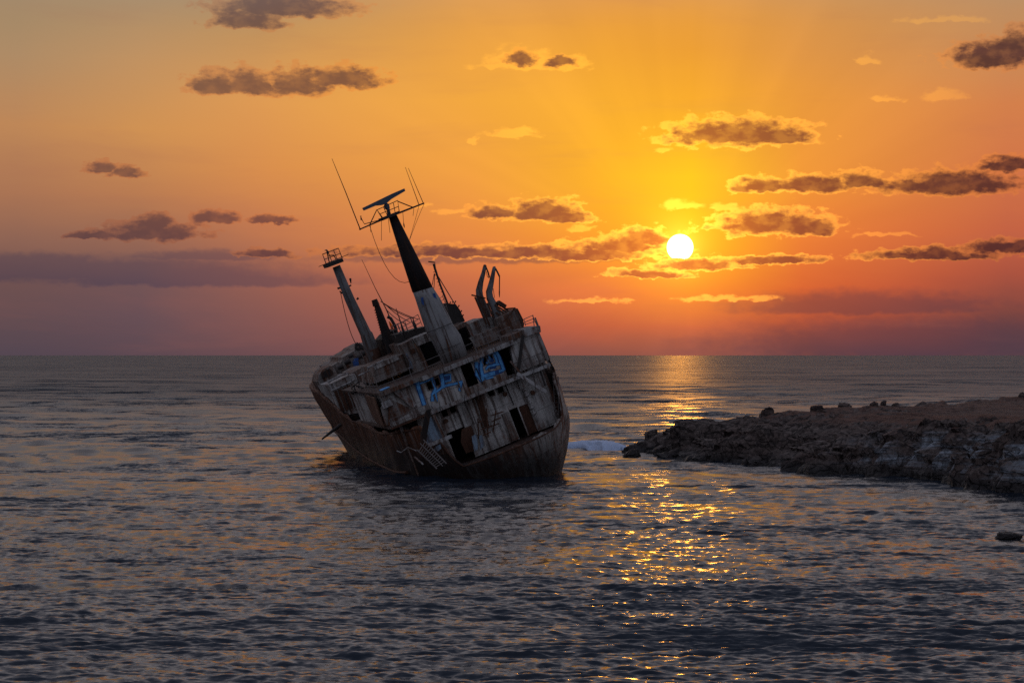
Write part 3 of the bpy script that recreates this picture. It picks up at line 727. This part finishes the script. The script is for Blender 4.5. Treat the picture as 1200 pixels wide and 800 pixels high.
yy = np.concatenate([np.arange(826, 424, -.48), np.arange(424, 417, -.4), [416.8, 416.5, 416.35]])
rr = 7*2667/(yy-416.0); rr = np.concatenate([[1.0, 12.0, 22.0, 32.0, 38.0, 42.0], rr])
dense = np.radians(np.linspace(-15.5, 15.5, 1150)); coarse = np.radians(np.linspace(15.5, 344.5, 140)[1:-1])
az = np.concatenate([dense, coarse])
RR, AA = np.meshgrid(rr, az, indexing='ij')
X = RR*np.sin(AA); Y = RR*np.cos(AA)
dr = np.gradient(rr); dcol = np.full(len(az), rad(31/1150)); dcol[1150:] = rad(2.3)
ml = np.maximum(dr[:, None]*np.ones_like(X), RR*dcol[None, :]*.8)
Z = wave_height(X, Y, np.maximum(ml, .04))
# the little breaker running in between the ship and the rocks
bx0, by0 = G(655, 523)[:2]; bx1, by1 = G(760, 524)[:2]
V = np.stack([X, Y, Z], -1).reshape(-1, 3)

m, t, b = newmat('sea_water')
geo = t.new('ShaderNodeNewGeometry').outputs['Position']
b.inputs['Base Color'].default_value = (.008, .016, .028, 1)
b.inputs['IOR'].default_value = 1.333

def slope(scale, det, mp, amp):
    n = t.new('ShaderNodeTexNoise'); t.put(n.inputs['Vector'], t.mapping(geo, mp, rot=(0, 0, .1*scale))); n.inputs['Scale'].default_value = scale
    n.inputs['Detail'].default_value = det; n.inputs['Roughness'].default_value = .65
    return t.vmath('MULTIPLY', t.vmath('SUBTRACT', n.outputs['Color'], (.5, .5, .5)), (amp*.85, amp, 0))
pat = t.rng(t.noise(t.mapping(geo, (.45, 1, 1)), .022, 5, .62), .36, .66, .6, 1.3)
sl = t.vmath('ADD', slope(.16, 4, (.5, 1, 1), SL[0]), t.vmath('ADD', slope(1.0, 4, (.45, 1.2, 1), SL[1]), slope(6.0, 3, (.5, 1.2, 1), SL[2])))
# long waves beyond the reach of the mesh are carried by the facet slopes alone
cdist = t.vmath('LENGTH', geo)
n = t.new('ShaderNodeTexNoise'); t.put(n.inputs['Vector'], t.mapping(geo, (.30, 1, 1), rot=(0, 0, .04))); n.inputs['Scale'].default_value = .07; n.inputs['Detail'].default_value = 7; n.inputs['Roughness'].default_value = .86
long = t.vmath('MULTIPLY', t.vmath('SUBTRACT', n.outputs['Color'], (.5, .5, .5)), (.4, 3.4, 0))
sl = t.vmath('ADD', sl, t.vmath('MULTIPLY', long, (1, 1, 1)))
nsc = t.new('ShaderNodeVectorMath', operation='SCALE'); t.put(nsc.inputs[0], sl); t.put(nsc.inputs['Scale'], t.math('MULTIPLY', pat, t.rng(cdist, 60, 320, .85, 2.0)))
t.put(b.inputs['Roughness'], t.rng(cdist, 60, 450, .12, .46))
nrm = t.vmath('NORMALIZE', t.vmath('ADD', t.new('ShaderNodeNewGeometry').outputs['Normal'], nsc.outputs[0]))
t.put(b.inputs['Normal'], nrm)
sea = gridmesh('sea', V, len(rr), len(az), m, True, True)
sea['kind'] = 'structure'

# ================================================================== HEADLAND
shore = [(769, 533), (778, 537), (800, 540), (840, 542.5), (872, 545), (905, 550), (935, 553.5), (975, 556), (1010, 556), (1040, 559), (1070, 561), (1095, 563), (1120, 567), (1140, 573), (1165, 576), (1200, 579)]
fr = [tuple(G(x, y)[:2]) for x, y in shore]
poly = fr+[(29, 104), (34, 92), (60, 75), (120, 60), (260, 60), (300, 160), (260, 330), (130, 330), (85, 300), (60, 268), (44, 240), (33, 214), (26, 200), (17.5, 186), (12.0, 176), (10.0, 169)]
PO = np.array(poly)
def sdist(X, Y):
    best = np.full(X.shape, 1e9); ins = np.zeros(X.shape, bool); n = len(PO)
    for i in range(n):
        a = PO[i]; b2 = PO[(i+1) % n]; d = b2-a
        tt = np.clip(((X-a[0])*d[0]+(Y-a[1])*d[1])/(d@d), 0, 1)
        best = np.minimum(best, np.hypot(X-a[0]-tt*d[0], Y-a[1]-tt*d[1]))
        cond = ((a[1] > Y) != (b2[1] > Y)); dyy = b2[1]-a[1] if b2[1] != a[1] else 1e-9
        ins ^= cond & (X < (b2[0]-a[0])*(Y-a[1])/dyy+a[0])
    return np.where(ins, best, -best)
def grow(a, st, k, end):
    o = [a]
    while abs(o[-1]-a) < abs(end-a): o.append(o[-1]+math.copysign(st, end-a)); st *= k
    return o
gx = np.array(list(np.arange(6, 44, .17))+grow(44.1, .2, 1.05, 300)); gy = np.array(list(reversed(grow(97.8, .25, 1.08, 60)))+list(np.arange(98, 182, .2))+grow(182.1, .25, 1.04, 330))
X, Y = np.meshgrid(gx, gy, indexing='ij')
wx = X+(fbm(X/3.1, Y/3.1, 4, 5)-.5)*3.0; wy = Y+(fbm(X/3.1, Y/3.1, 4, 15)-.5)*3.0
D = sdist(wx, wy)
Ds = sdist(X, Y)
u = np.clip(D, -3, 60)
big = fbm(X/7., Y/7., 3, 30)
cliff = np.interp(Y, [105, 122, 133, 145, 158, 168], [2.9, 2.6, 2.0, 1.5, 1.25, .8])          # height won in the first metres
wid = np.interp(Y, [105, 128, 140, 170], [1.5, 2.2, 3.8, 3.2])
plat = np.interp(Y, [100, 125, 150, 165, 190, 250], [3.4, 3.3, 2.95, 2.45, 2.65, 2.6])
s1 = np.clip(u/wid, 0, 1)**.75
s2 = np.clip((u-wid)/7.0, 0, 1); s2 = s2*s2*(3-2*s2)
Hh = cliff*s1+(plat-cliff)*s2
Hh = np.where(D < 0, D*.9, Hh)
rug = np.exp(-np.clip(u-3, 0, 60)/np.interp(Y, [110, 135, 160], [2.8, 4.2, 7.]))*np.clip((u+1)/1.5, 0, 1)
rk = fbm(X/2.3, Y/2.3, 5, 80, .55, True)-.62
# blocky boulders: cellular bumps
def cell(X, Y, s, seed):
    xi = np.floor(X/s); yi = np.floor(Y/s); best = np.full(X.shape, 9.); second = np.full(X.shape, 9.); idv = np.zeros(X.shape)
    rs = np.random.RandomState(seed); T = rs.rand(64, 64, 3)
    for a in (-1, 0, 1):
        for b2 in (-1, 0, 1):
            cx, cy = xi+a, yi+b2; r = T[cx.astype(int) % 64, cy.astype(int) % 64]
            d = np.hypot(X/s-cx-r[..., 0], Y/s-cy-r[..., 1])
            nb = d < best; second = np.where(nb, best, np.minimum(second, d)); idv = np.where(nb, r[..., 2], idv); best = np.where(nb, d, best)
    return best, second-best, idv
wX = X+(fbm(X, Y, 3, 7)-.5)*1.3; wY = Y+(fbm(X, Y, 3, 9)-.5)*1.3
d1, e1, i1 = cell(wX, wY, 4.0, 3); d2, e2, i2 = cell(wX, wY, 1.3, 4)
blk = np.clip(e1*2.6, 0, 1)**.6*(.15+.95*i1)-.45; blk2 = np.clip(e2*2.5, 0, 1)**.6*(.2+.8*i2)-.4
Hh = Hh+rug*(rk*.55+blk*1.9+blk2*.5+(big-.5)*1.3)
Hh = Hh+np.clip(D/3, 0, 1)*(1-np.clip(rug, 0, 1))*((fbm(X/9, Y/9, 4, 61)-.5)*.35+(fbm(X*1.4, Y*1.4, 3, 62)-.5)*.10)
# the pointed rock at the tip
tip = G(806, 533); Hh = Hh+1.15*np.exp(-(((X-tip[0]-.1)/1.0)**2+((Y-tip[1]-3)/2.2)**2))
Hh = np.where(Ds < -1.2, np.minimum(Hh, -.8), Hh)
Hh = np.maximum(Hh, -2.0)
# layered ledges: horizontal push by height
gxn, gyn = np.gradient(Ds, gx, gy); st = np.sin(Hh*6.5+fbm(X/5, Y/5, 2, 90)*9)+.6*np.sin(Hh*15+fbm(X/4, Y/4, 2, 93)*7)
steep = np.clip(rug, 0, 1)*np.clip(Hh*2, 0, 1)
X2 = X-gxn*st*.22*steep; Y2 = Y-gyn*st*.22*steep
V = np.stack([X2, Y2, Hh], -1).reshape(-1, 3)

m, t, b = newmat('headland_rock')
gn = t.new('ShaderNodeNewGeometry'); geo = gn.outputs['Position']
sp = t.new('ShaderNodeSeparateXYZ'); t.put(sp.inputs[0], geo)
na = t.noise(geo, .35, 6, .6, .4); nb = t.noise(geo, 3.5, 7, .65); nl = t.noise(t.mapping(geo, (.25, .25, 3.4)), 1.6, 5, .6, .5)
c = t.mix(t.rng(na, .38, .62), rgba((.12, .082, .068)), rgba((.19, .15, .13)))
c = t.mix(t.rng(nb, .42, .66), c, rgba((.035, .026, .024)))
cwn = t.new('ShaderNodeTexNoise'); t.put(cwn.inputs['Vector'], geo); cwn.inputs['Scale'].default_value = .7; cwn.inputs['Detail'].default_value = 5
vo = t.new('ShaderNodeTexVoronoi', feature='DISTANCE_TO_EDGE'); t.put(vo.inputs['Vector'], t.vmath('ADD', t.mapping(geo, (.55, .55, 1.7)), t.vmath('MULTIPLY', t.vmath('SUBTRACT', cwn.outputs['Color'], (.5, .5, .5)), (2.6, 2.6, 1.6)))); vo.inputs['Scale'].default_value = 1.0
crk = t.rng(t.math('ADD', vo.outputs['Distance'], t.math('MULTIPLY', t.math('SUBTRACT', nb, .5), .12)), .0, .07, 1, 0, True)
c = t.mix(t.math('MULTIPLY', crk, .6), c, rgba((.018, .014, .013)))
# pale limestone bands exposed low in the near cliff
pale = t.math('MULTIPLY', t.rng(sp.outputs[1], 138, 131, 0, 1, True), t.math('MULTIPLY', t.rng(sp.outputs[2], 2.9, 2.2, 0, 1, True), t.rng(sp.outputs[2], .35, .9, 0, 1, True)))
pale = t.math('MULTIPLY', pale, t.rng(t.math('ADD', na, t.math('MULTIPLY', nl, .5)), .70, .90, 0, 1, True))
c = t.mix(pale, c, t.mix(t.rng(nl, .4, .6), rgba((.24, .25, .26)), rgba((.33, .36, .40))))
# reddish earth on the flat top
sn = t.new('ShaderNodeSeparateXYZ'); t.put(sn.inputs[0], gn.outputs['Normal'])
top = t.math('MULTIPLY', t.rng(sn.outputs[2], .80, .97, 0, 1, True), t.rng(sp.outputs[2], 2.1, 2.9, 0, 1, True))
c = t.mix(top, c, t.mix(nb, rgba((.17, .082, .055)), rgba((.10, .05, .036))))
wet = t.rng(t.math('ADD', sp.outputs[2], t.math('MULTIPLY', nb, .5)), .45, 1.1, 1, 0, True)
c = t.mix(t.math('MULTIPLY', wet, .8), c, rgba((.012, .011, .011)))
t.put(b.inputs['Base Color'], c); t.put(b.inputs['Roughness'], t.rng(wet, 0, 1, .9, .45)); b.inputs['Specular IOR Level'].default_value = .25
bp = t.new('ShaderNodeBump'); bp.inputs['Distance'].default_value = .13; bp.inputs['Strength'].default_value = .9
t.put(bp.inputs['Height'], t.math('SUBTRACT', t.math('ADD', nb, t.math('MULTIPLY', nl, .5)), crk)); t.put(b.inputs['Normal'], bp.outputs[0])
M['rock'] = m
hd = gridmesh('rocky_headland', V, len(gx), len(gy), m, False)
hd['kind'] = 'structure'

def boulder(name, px, py, D0, w, d, h, label, seed, group=None, flatb=.5, zb=None, cat='rock'):
    # rock whose foot stands at world (px-derived x, D0)
    x = (px-600)/F*D0; rs = random.Random(seed)
    bm = bmesh.new(); bmesh.ops.create_icosphere(bm, subdivisions=4, radius=1)
    ph = [rs.uniform(0, 50) for _ in range(3)]
    from mathutils import noise
    planes = [(Vector((rs.gauss(0, 1), rs.gauss(0, 1), rs.gauss(0, .8))).normalized(), rs.uniform(.62, .88)) for _ in range(16)]
    for v in bm.verts:
        n = v.co.normalized(); r = 1.0
        for pn, pd in planes:
            dt = n.dot(pn)
            if dt > .05: r = min(r, pd/dt)
        r += .16*noise.fractal(n*2.2+Vector(ph), 1, 2, 4)+.06*noise.noise(n*7+Vector(ph))
        v.co = Vector((n.x*r*w/2, n.y*r*d/2, n.z*r*h*(.9 if n.z > 0 else flatb)))
    me = bpy.data.meshes.new(name); bm.to_mesh(me); bm.free(); me.materials.append(M['rock'])
    o = bpy.data.objects.new(name, me); COL.objects.link(o); o.location = (x, D0, zb if zb is not None else 0); o.rotation_euler.z = rs.uniform(-.2, .2)
    o['label'] = label; o['category'] = cat
    if group: o['group'] = group
    return o
def hgt_at(x, y):
    i = min(len(gx)-1, np.searchsorted(gx, x)); j = min(len(gy)-1, np.searchsorted(gy, y)); return float(Hh[i, j])
boulder('sea_rock', 750, 0, 164, 3.2, 2.2, 1.1, 'low dark rock slab reaching from the headland tip into the white breaker', 1, 'rocks off the tip of the headland')
boulder('sea_rock', 741, 0, 157, 1.4, 1.2, .75, 'small dark pointed rock standing alone in the water below the slab', 2, 'rocks off the tip of the headland')
boulder('sea_rock', 765, 0, 159, 1.2, 1.0, .42, 'small flat rock awash between the slab and the headland foot', 3, 'rocks off the tip of the headland')
boulder('sea_rock', 786, 0, 154, 1.9, 1.4, .62, 'low dark rock at the waterline under the pointed headland tip', 5, 'rocks off the tip of the headland')
boulder('sea_rock', 1180, 0, 86.5, 1.3, 1.0, .34, 'dark rock just breaking the water near the right edge of the view', 8)
boulder('boulder', 803, 0, 157.5, 2.7, 2.4, 1.75, 'tallest angular dark boulder, standing at the seaward tip of the headland', 42, None, .9, 1.15)
tops = [(899, 166, 1.25, .75, 'dark round boulder alone on the skyline of the headland, left of the squared block', 21),
        (893, 166.5, .7, .45, 'small stone tucked against the left side of the lone skyline boulder', 22),
        (958, 172, 1.7, .75, 'large squared block standing on the headland ridge', 23),
        (990, 176, 1.4, .65, 'flat-topped boulder on the ridge, just right of the squared block', 24),
        (1024, 184, .9, .6, 'leftmost of the small boulders on the edge of the red plateau', 25),
        (1035, 187, .8, .55, 'rounded stone next in line after the leftmost plateau boulder', 26),
        (1050, 190, .9, .5, 'widest of the low stones on the skyline of the red plateau', 27),
        (1197, 245, 1.0, .75, 'dark stone on the far skyline at the right end of the plateau', 28)]
for px, D0, w, h, lab, sd in tops:
    cand = [(((hgt_at((px-600)/F*d_, d_)-H)/d_), d_) for d_ in np.arange(125, 300, .4)]
    D0 = max(cand)[1]
    x = (px-600)/F*D0
    boulder('boulder', px, 0, D0, w*.85, w*.8, h*.85, lab, sd, 'boulders along the top of the headland', .6, hgt_at(x, D0)-.02)

# surf between the ship and the tip
m, t, b = newmat('surf_foam')
geo = t.new('ShaderNodeNewGeometry').outputs['Position']
b.inputs['Base Color'].default_value = (.55, .66, .86, 1); b.inputs['Roughness'].default_value = .8; b.inputs['Specular IOR Level'].default_value = .1
nf = t.noise(t.mapping(geo, (1, 1.4, 2)), 3.2, 6, .65)
bp = t.new('ShaderNodeBump'); bp.inputs['Distance'].default_value = .15; t.put(bp.inputs['Height'], nf); t.put(b.inputs['Normal'], bp.outputs[0])
M['foam'] = m
def foam(name, path, wid, hgt, seed):
    n = 160; k2 = 14; vs = []
    pts = [np.array(G(x, y)[:2]) for x, y in path]; seg = np.linspace(0, len(pts)-1, n)
    for i, s_ in enumerate(seg):
        a = min(int(s_), len(pts)-2); p = pts[a]+(pts[a+1]-pts[a])*(s_-a); e_ = math.sin(math.pi*min(1, max(0, i/(n-1))))**.5
        for j in range(k2):
            v_ = j/(k2-1); nn = float(fbm(np.array([p[0]*.9+j*.3]), np.array([p[1]*.4+v_*3.5]), 5, seed)[0])*.7+.15
            prof = math.sin(math.pi*v_**.7)
            vs.append((p[0], p[1]+(v_-.35)*wid*(.5+nn), -.06+hgt*e_*prof*(.35+1.3*nn)))
    return np.array(vs), n, k2
V, n_, k_ = foam('w', [(655, 523.8), (680, 524), (705, 526), (722, 525.5), (738, 525)], 7.5, .62, 3)
o = gridmesh('breaking_wave', V, n_, k_, M['foam'], True); o['kind'] = 'stuff'; o['label'] = 'white breaker rolling in between the wreck and the rocks'
for i, path in enumerate([[(762, 531.5), (775, 531.2), (792, 532)], [(800, 541.2), (850, 543.6), (900, 551)], [(1128, 574), (1145, 575.5), (1160, 578.5)]]):
    V, n_, k_ = foam('w', path, .9 if i else 2.0, .06 if i else .22, 10+i)
    o = gridmesh('shore_foam', V, n_, k_, M['foam'], True); o['kind'] = 'stuff'

# ================================================================== SKY
SAZ, SEL = math.degrees(math.atan((797-600)/F)), 2.70
def A_(x): return math.degrees(math.atan((x-600)/F))
def E_(y): return math.degrees(math.atan((400-y)/F))+.344
w = bpy.data.worlds.new('World'); SC.world = w; w.use_nodes = True
t = NT(w.node_tree); t.n.clear()
out = t.new('ShaderNodeOutputWorld'); bg = t.new('ShaderNodeBackground'); t.l.new(bg.outputs[0], out.inputs[0])
dirv = t.new('ShaderNodeTexCoord').outputs['Generated']
s_ = t.new('ShaderNodeSeparateXYZ'); t.put(s_.inputs[0], dirv)
A = t.math('MULTIPLY', t.math('ARCTAN2', s_.outputs[0], s_.outputs[1]), 57.29578)
El = t.math('MULTIPLY', t.math('ARCSINE', s_.outputs[2]), 57.29578)
cb = t.new('ShaderNodeCombineXYZ'); t.put(cb.inputs[0], A); t.put(cb.inputs[1], El); AE = cb.outputs[0]
EM = 9.5
def col(x, stops): return (A_(x), [(max(0, min(1, E_(y)/EM)), lin(c)) for y, c in stops])
cols_ = [
 col(20, [(416, (84, 70, 80)), (370, (98, 76, 80)), (330, (110, 81, 80)), (285, (142, 100, 84)), (230, (170, 116, 84)), (150, (190, 135, 88)), (70, (174, 139, 102)), (5, (163, 137, 104))]),
 col(165, [(416, (90, 71, 80)), (370, (104, 79, 85)), (330, (114, 84, 85)), (285, (152, 104, 84)), (230, (186, 124, 82)), (150, (208, 146, 84)), (70, (192, 146, 98)), (5, (170, 141, 106))]),
 col(300, [(416, (108, 76, 80)), (370, (128, 85, 82)), (320, (154, 97, 82)), (265, (196, 122, 80)), (200, (216, 142, 78)), (120, (222, 154, 84)), (50, (196, 147, 92)), (5, (176, 142, 102))]),
 col(550, [(416, (136, 82, 78)), (375, (172, 96, 76)), (325, (208, 114, 72)), (270, (235, 142, 68)), (200, (244, 162, 66)), (120, (248, 172, 66)), (60, (240, 166, 70)), (5, (226, 158, 76))]),
 col(710, [(416, (146, 80, 72)), (385, (196, 92, 64)), (340, (238, 120, 62)), (290, (252, 146, 46)), (220, (255, 178, 42)), (120, (252, 176, 50)), (60, (243, 166, 56)), (5, (233, 158, 66))]),
 col(810, [(416, (150, 78, 74)), (385, (205, 94, 66)), (345, (248, 126, 48)), (290, (255, 165, 28)), (210, (255, 192, 34)), (120, (250, 172, 46)), (60, (238, 160, 54)), (5, (232, 158, 66))]),
 col(940, [(416, (122, 70, 68)), (380, (188, 84, 56)), (335, (218, 98, 52)), (280, (240, 128, 56)), (210, (240, 150, 56)), (120, (238, 156, 62)), (60, (226, 152, 72)), (5, (214, 150, 80))]),
 col(1180, [(416, (90, 64, 70)), (370, (124, 70, 64)), (325, (172, 84, 64)), (275, (198, 100, 68)), (210, (210, 116, 72)), (130, (212, 128, 76)), (60, (200, 138, 88)), (5, (188, 142, 98))]),
]
eN = t.math('ADD', t.math('DIVIDE', El, EM), t.math('MULTIPLY', t.math('SUBTRACT', t.noise(t.mapping(AE, (.25, .9, 1)), .5, 4, .6), .5), .09))
base = None
for i, (a, st) in enumerate(cols_):
    c = t.ramp(eN, st)
    base = c if base is None else t.mix(t.rng(A, pa, a), base, c)
    pa = a
# glow round the sun
dS = t.vmath('LENGTH', t.vmath('SUBTRACT', AE, (SAZ, SEL+.25, 0)))
glow = t.math('POWER', 2.718, t.math('MULTIPLY', dS, -.95))
base = t.mix(1.0, base, t.vmath('SCALE', (1.0, .62, .02), None), 'ADD') if False else base
def scaled(colr, f):
    n = t.new('ShaderNodeVectorMath', operation='SCALE'); n.inputs[0].default_value = colr; t.put(n.inputs['Scale'], f); return n.outputs[0]
base = t.mix(1.0, base, scaled((.52, .34, .0), glow), 'ADD')
base = t.mix(1.0, base, scaled((.8, .62, .12), t.math('POWER', 2.718, t.math('MULTIPLY', t.vmath('LENGTH', t.vmath('SUBTRACT', AE, (SAZ, SEL, 0))), -3.2))), 'ADD')
thr = t.math('ARCTAN2', t.math('SUBTRACT', El, SEL-.3), t.math('SUBTRACT', A, SAZ))
cbr = t.new('ShaderNodeCombineXYZ'); t.put(cbr.inputs[0], thr)
ray_ = t.math('MULTIPLY', t.rng(t.noise(cbr.outputs[0], 2.6, 3, .55), .35, .65, -.05, .02, True), t.math('MULTIPLY', t.rng(dS, 1.2, 3.5, 0, 1, True), t.rng(dS, 11, 6, 0, 1, True)))
base = t.vmath('ADD', base, t.vmath('MULTIPLY', base, t.vmath('MULTIPLY', (1, 1, 1), scaled((.9, 1.0, 1.0), ray_))))
# ---- clouds (direction space), (x, y, half width, half height)
clouds = [(255, 101, 34, 13), (290, 99, 34, 15), (348, 98, 34, 17), (402, 92, 50, 12), (330, 8, 78, 15), (288, 26, 40, 12),
 (610, 68, 17, 9), (655, 73, 18, 7), 
 (862, 157, 78, 17), (912, 160, 40, 12), (893, 218, 34, 9), (952, 217, 46, 11), (1008, 214, 30, 10), (1120, 218, 84, 14), (1185, 197, 32, 9),
 (905, 262, 68, 15), (955, 269, 28, 8), (1165, 72, 50, 17), (1195, 62, 26, 20), 
 (576, 249, 30, 9), (640, 247, 40, 14), (668, 254, 26, 8), (728, 287, 50, 10), (752, 278, 32, 11), (585, 295, 185, 8), (690, 298, 66, 8),
 (178, 273, 58, 12), (182, 265, 26, 11), (252, 256, 26, 9), (106, 277, 30, 5), (313, 298, 32, 6), (118, 200, 18, 6), (148, 204, 18, 7), (318, 259, 24, 5),
 (815, 309, 52, 7), (905, 305, 60, 5), (762, 321, 46, 5), (1090, 300, 80, 7), (1180, 291, 46, 9), ]
wisps = [(612, 68, 46, 13), (655, 74, 34, 9), (604, 156, 34, 6), (1016, 73, 18, 6), (1040, 120, 20, 4), (800, 240, 24, 6), (850, 243, 20, 5), (1038, 277, 36, 3), (600, 76, 50, 5), (1108, 118, 26, 8), (670, 72, 22, 8), (530, 248, 30, 4), (495, 241, 12, 3), (940, 165, 28, 5), (808, 165, 30, 5), (680, 268, 14, 4), (1110, 30, 50, 5), (855, 350, 55, 4), (555, 165, 10, 3), (780, 178, 10, 3), (690, 352, 50, 3)]
warp = t.new('ShaderNodeTexNoise'); t.put(warp.inputs['Vector'], t.mapping(AE, (1.0, 1.9, 1))); warp.inputs['Scale'].default_value = 2.1; warp.inputs['Detail'].default_value = 4; warp.inputs['Roughness'].default_value = .55
wv = t.vmath('MULTIPLY', t.vmath('SUBTRACT', warp.outputs['Color'], (.5, .5, .5)), (.85, .36, 0))
AEw = t.vmath('ADD', AE, wv)
def field(lst, vec, k_=1.25):
    f = None
    for x, y, hw, hh_ in lst:
        ia, ie = 1/(hw*k_*.02148), 1/(hh_*k_*1.38*.02148)
        n = t.vmath('MULTIPLY_ADD', vec, (ia, ie, 0), (-A_(x)*ia, -E_(y+hh_*.42)*ie, 0)); L = t.vmath('LENGTH', t.vmath('MAXIMUM', n, t.vmath('MULTIPLY', n, (-1, -2.6, 0))))
        f = L if f is None else t.math('MINIMUM', f, L)
    return f
f1 = field(clouds, AEw, 1.36)
f3 = field(wisps, AEw, 1.35)
nz = t.noise(t.mapping(AE, (1, 1.7, 1)), 2.6, 7, .56)
nz2 = t.noise(t.mapping(AE, (1, 1.7, 1), loc=(-.05, .16, 0)), 3.0, 8, .62)
dens = t.math('ADD', t.math('SUBTRACT', 1.0, f1), t.math('MULTIPLY', t.math('SUBTRACT', nz, .5), 1.5))
dens2 = t.math('ADD', t.math('SUBTRACT', 1.0, f1), t.math('MULTIPLY', t.math('SUBTRACT', nz2, .5), 1.5))
alpha = t.rng(dens, .0, .20, 0, 1, True); core = t.rng(t.math('ADD', t.math('MULTIPLY', dens, .5), t.math('MULTIPLY', dens2, .5)), .10, .58, 0, 1, True)
core = t.math('MULTIPLY', core, t.rng(t.noise(t.mapping(AE, (1, 1.5, 1), loc=(3, 4, 0)), 2.2, 3, .55), .32, .6, .80, 1.0, True))
prox = t.math('POWER', 2.718, t.math('MULTIPLY', dS, -.26))
rim = t.mix(1.0, t.mix(1.0, base, rgba((.93, .74, .74)), 'MULTIPLY'), scaled((1.4, .80, .09), t.math('POWER', prox, 1.15)), 'ADD')
corec = t.mix(1.0, base, rgba((.15, .12, .24)), 'MULTIPLY'); corec = t.mix(1.0, corec, rgba((.036, .022, .026)), 'ADD')
corec = t.mix(1.0, corec, scaled((.85, .17, .0), t.math('POWER', prox, 1.7)), 'ADD')
dk = t.rng(A, 5, 12, 1.0, .55)
cdk = t.new('ShaderNodeVectorMath', operation='SCALE'); t.put(cdk.inputs[0], corec); t.put(cdk.inputs['Scale'], dk)
cl = t.mix(core, rim, cdk.outputs[0])
wal = t.rng(t.math('ADD', t.math('SUBTRACT', 1.0, f3), t.math('MULTIPLY', t.math('SUBTRACT', nz, .5), 1.5)), .1, .6, 0, .8, True)
wcol = t.mix(1.0, t.mix(1.0, base, rgba((1.04, 1.02, .9)), 'MULTIPLY'), scaled((1.1, .6, .08), t.math('POWER', prox, 1.2)), 'ADD')
wcol = t.mix(1.0, wcol, rgba((.05, .02, .0)), 'ADD')
alpha = t.math('MULTIPLY', alpha, t.rng(A, -9, -1, .78, .95))
# soft bars low in the haze
soft = [(120, 316, 270, 17), (230, 326, 200, 12), (1080, 395, 260, 28), (1010, 355, 160, 16), (560, 300, 200, 10), (240, 300, 90, 8), (40, 306, 90, 10)]
f2 = field(soft, t.vmath('ADD', AE, t.vmath('MULTIPLY', wv, (2.2, .8, 0))))
a2 = t.rng(t.math('ADD', t.math('SUBTRACT', 1.0, f2), t.math('MULTIPLY', t.math('SUBTRACT', nz, .5), .35)), 0, .6, 0, .85, True)
softc = t.mix(1.0, t.mix(1.0, base, rgba((.48, .50, .70)), 'MULTIPLY'), rgba((.02, .018, .022)), 'ADD')
# sun disc behind the clouds
dsun = t.vmath('LENGTH', t.vmath('SUBTRACT', AE, (SAZ, SEL, 0)))
disc = t.rng(dsun, .345, .30, 0, 1, True)
skyc = t.mix(a2, base, softc)
skyc = t.mix(wal, skyc, wcol)
skyc = t.mix(t.math('MULTIPLY', disc, t.rng(t.math('ADD', El, t.math('MULTIPLY', t.math('SUBTRACT', nz, .5), .25)), E_(303.5), E_(302), 0, 1)), skyc, rgba((6.0, 5.4, 3.6)))
skyc = t.mix(t.math('MULTIPLY', alpha, t.rng(dsun, .33, .36, .0, 1)), skyc, cl)
# thin high streaks
stn = t.noise(t.mapping(AE, (.12, .75, 1), rot=(0, 0, .12)), 1.0, 5, .6, .3)
skyc = t.mix(t.rng(stn, .5, .75, 0, .16, True), skyc, rgba(lin((160, 96, 84))))
# beyond the photograph: dusk sky from the physical sky model
ns = t.new('ShaderNodeTexSky', sky_type='NISHITA'); ns.sun_disc = False; ns.sun_elevation = rad(SEL); ns.sun_rotation = rad(SAZ); ns.air_density = 1.2; ns.dust_density = 2.5
nis = t.vmath('MULTIPLY', ns.outputs[0], (.02, .02, .03))
dusk = t.mix(1.0, nis, rgba((.19, .205, .27)), 'ADD')
up = t.rng(El, 8, 14, 0, 1, True); sd = t.rng(t.math('ABSOLUTE', t.math('SUBTRACT', A, 3.0)), 14, 85, 0, 1, True)
hi = t.mix(t.rng(El, 18, 55, 0, 1, True), rgba((.41, .375, .40)), dusk)
skyc = t.mix(up, skyc, hi)
skyc = t.mix(sd, skyc, dusk)
t.put(bg.inputs[0], skyc); bg.inputs[1].default_value = 1.0
w.cycles.sampling_method = 'MANUAL'; w.cycles.sample_map_resolution = 1024

# sun lamp
sa, se = rad(SAZ), rad(SEL)
sv = Vector((math.sin(sa)*math.cos(se), math.cos(sa)*math.cos(se), math.sin(se)))
L = bpy.data.lights.new('sun', 'SUN'); L.energy = .09; L.angle = rad(.55); L.color = (1.0, .38, .045)
lo = bpy.data.objects.new('sun', L); COL.objects.link(lo); lo.rotation_euler = (-sv).to_track_quat('-Z', 'Y').to_euler(); lo.location = (0, 100, 60)

# ================================================================== camera / render
cam = bpy.data.cameras.new('camera'); co = bpy.data.objects.new('camera', cam); COL.objects.link(co)
cam.sensor_width = 36; cam.lens = 36*F/1200; cam.clip_end = 200000; cam.clip_start = .5
co.location = (0, 0, H); co.rotation_euler = (math.pi/2+PIT, 0, 0)
SC.camera = co
SC.render.engine = 'CYCLES'
SC.view_settings.view_transform = 'Standard'; SC.view_settings.look = 'None'; SC.view_settings.exposure = 0; SC.view_settings.gamma = 1; SC.view_settings.use_curve_mapping = False
SC.cycles.use_denoising = False; SC.cycles.sample_clamp_direct = 8
SC.cycles.max_bounces = 5; SC.cycles.sample_clamp_indirect = 4
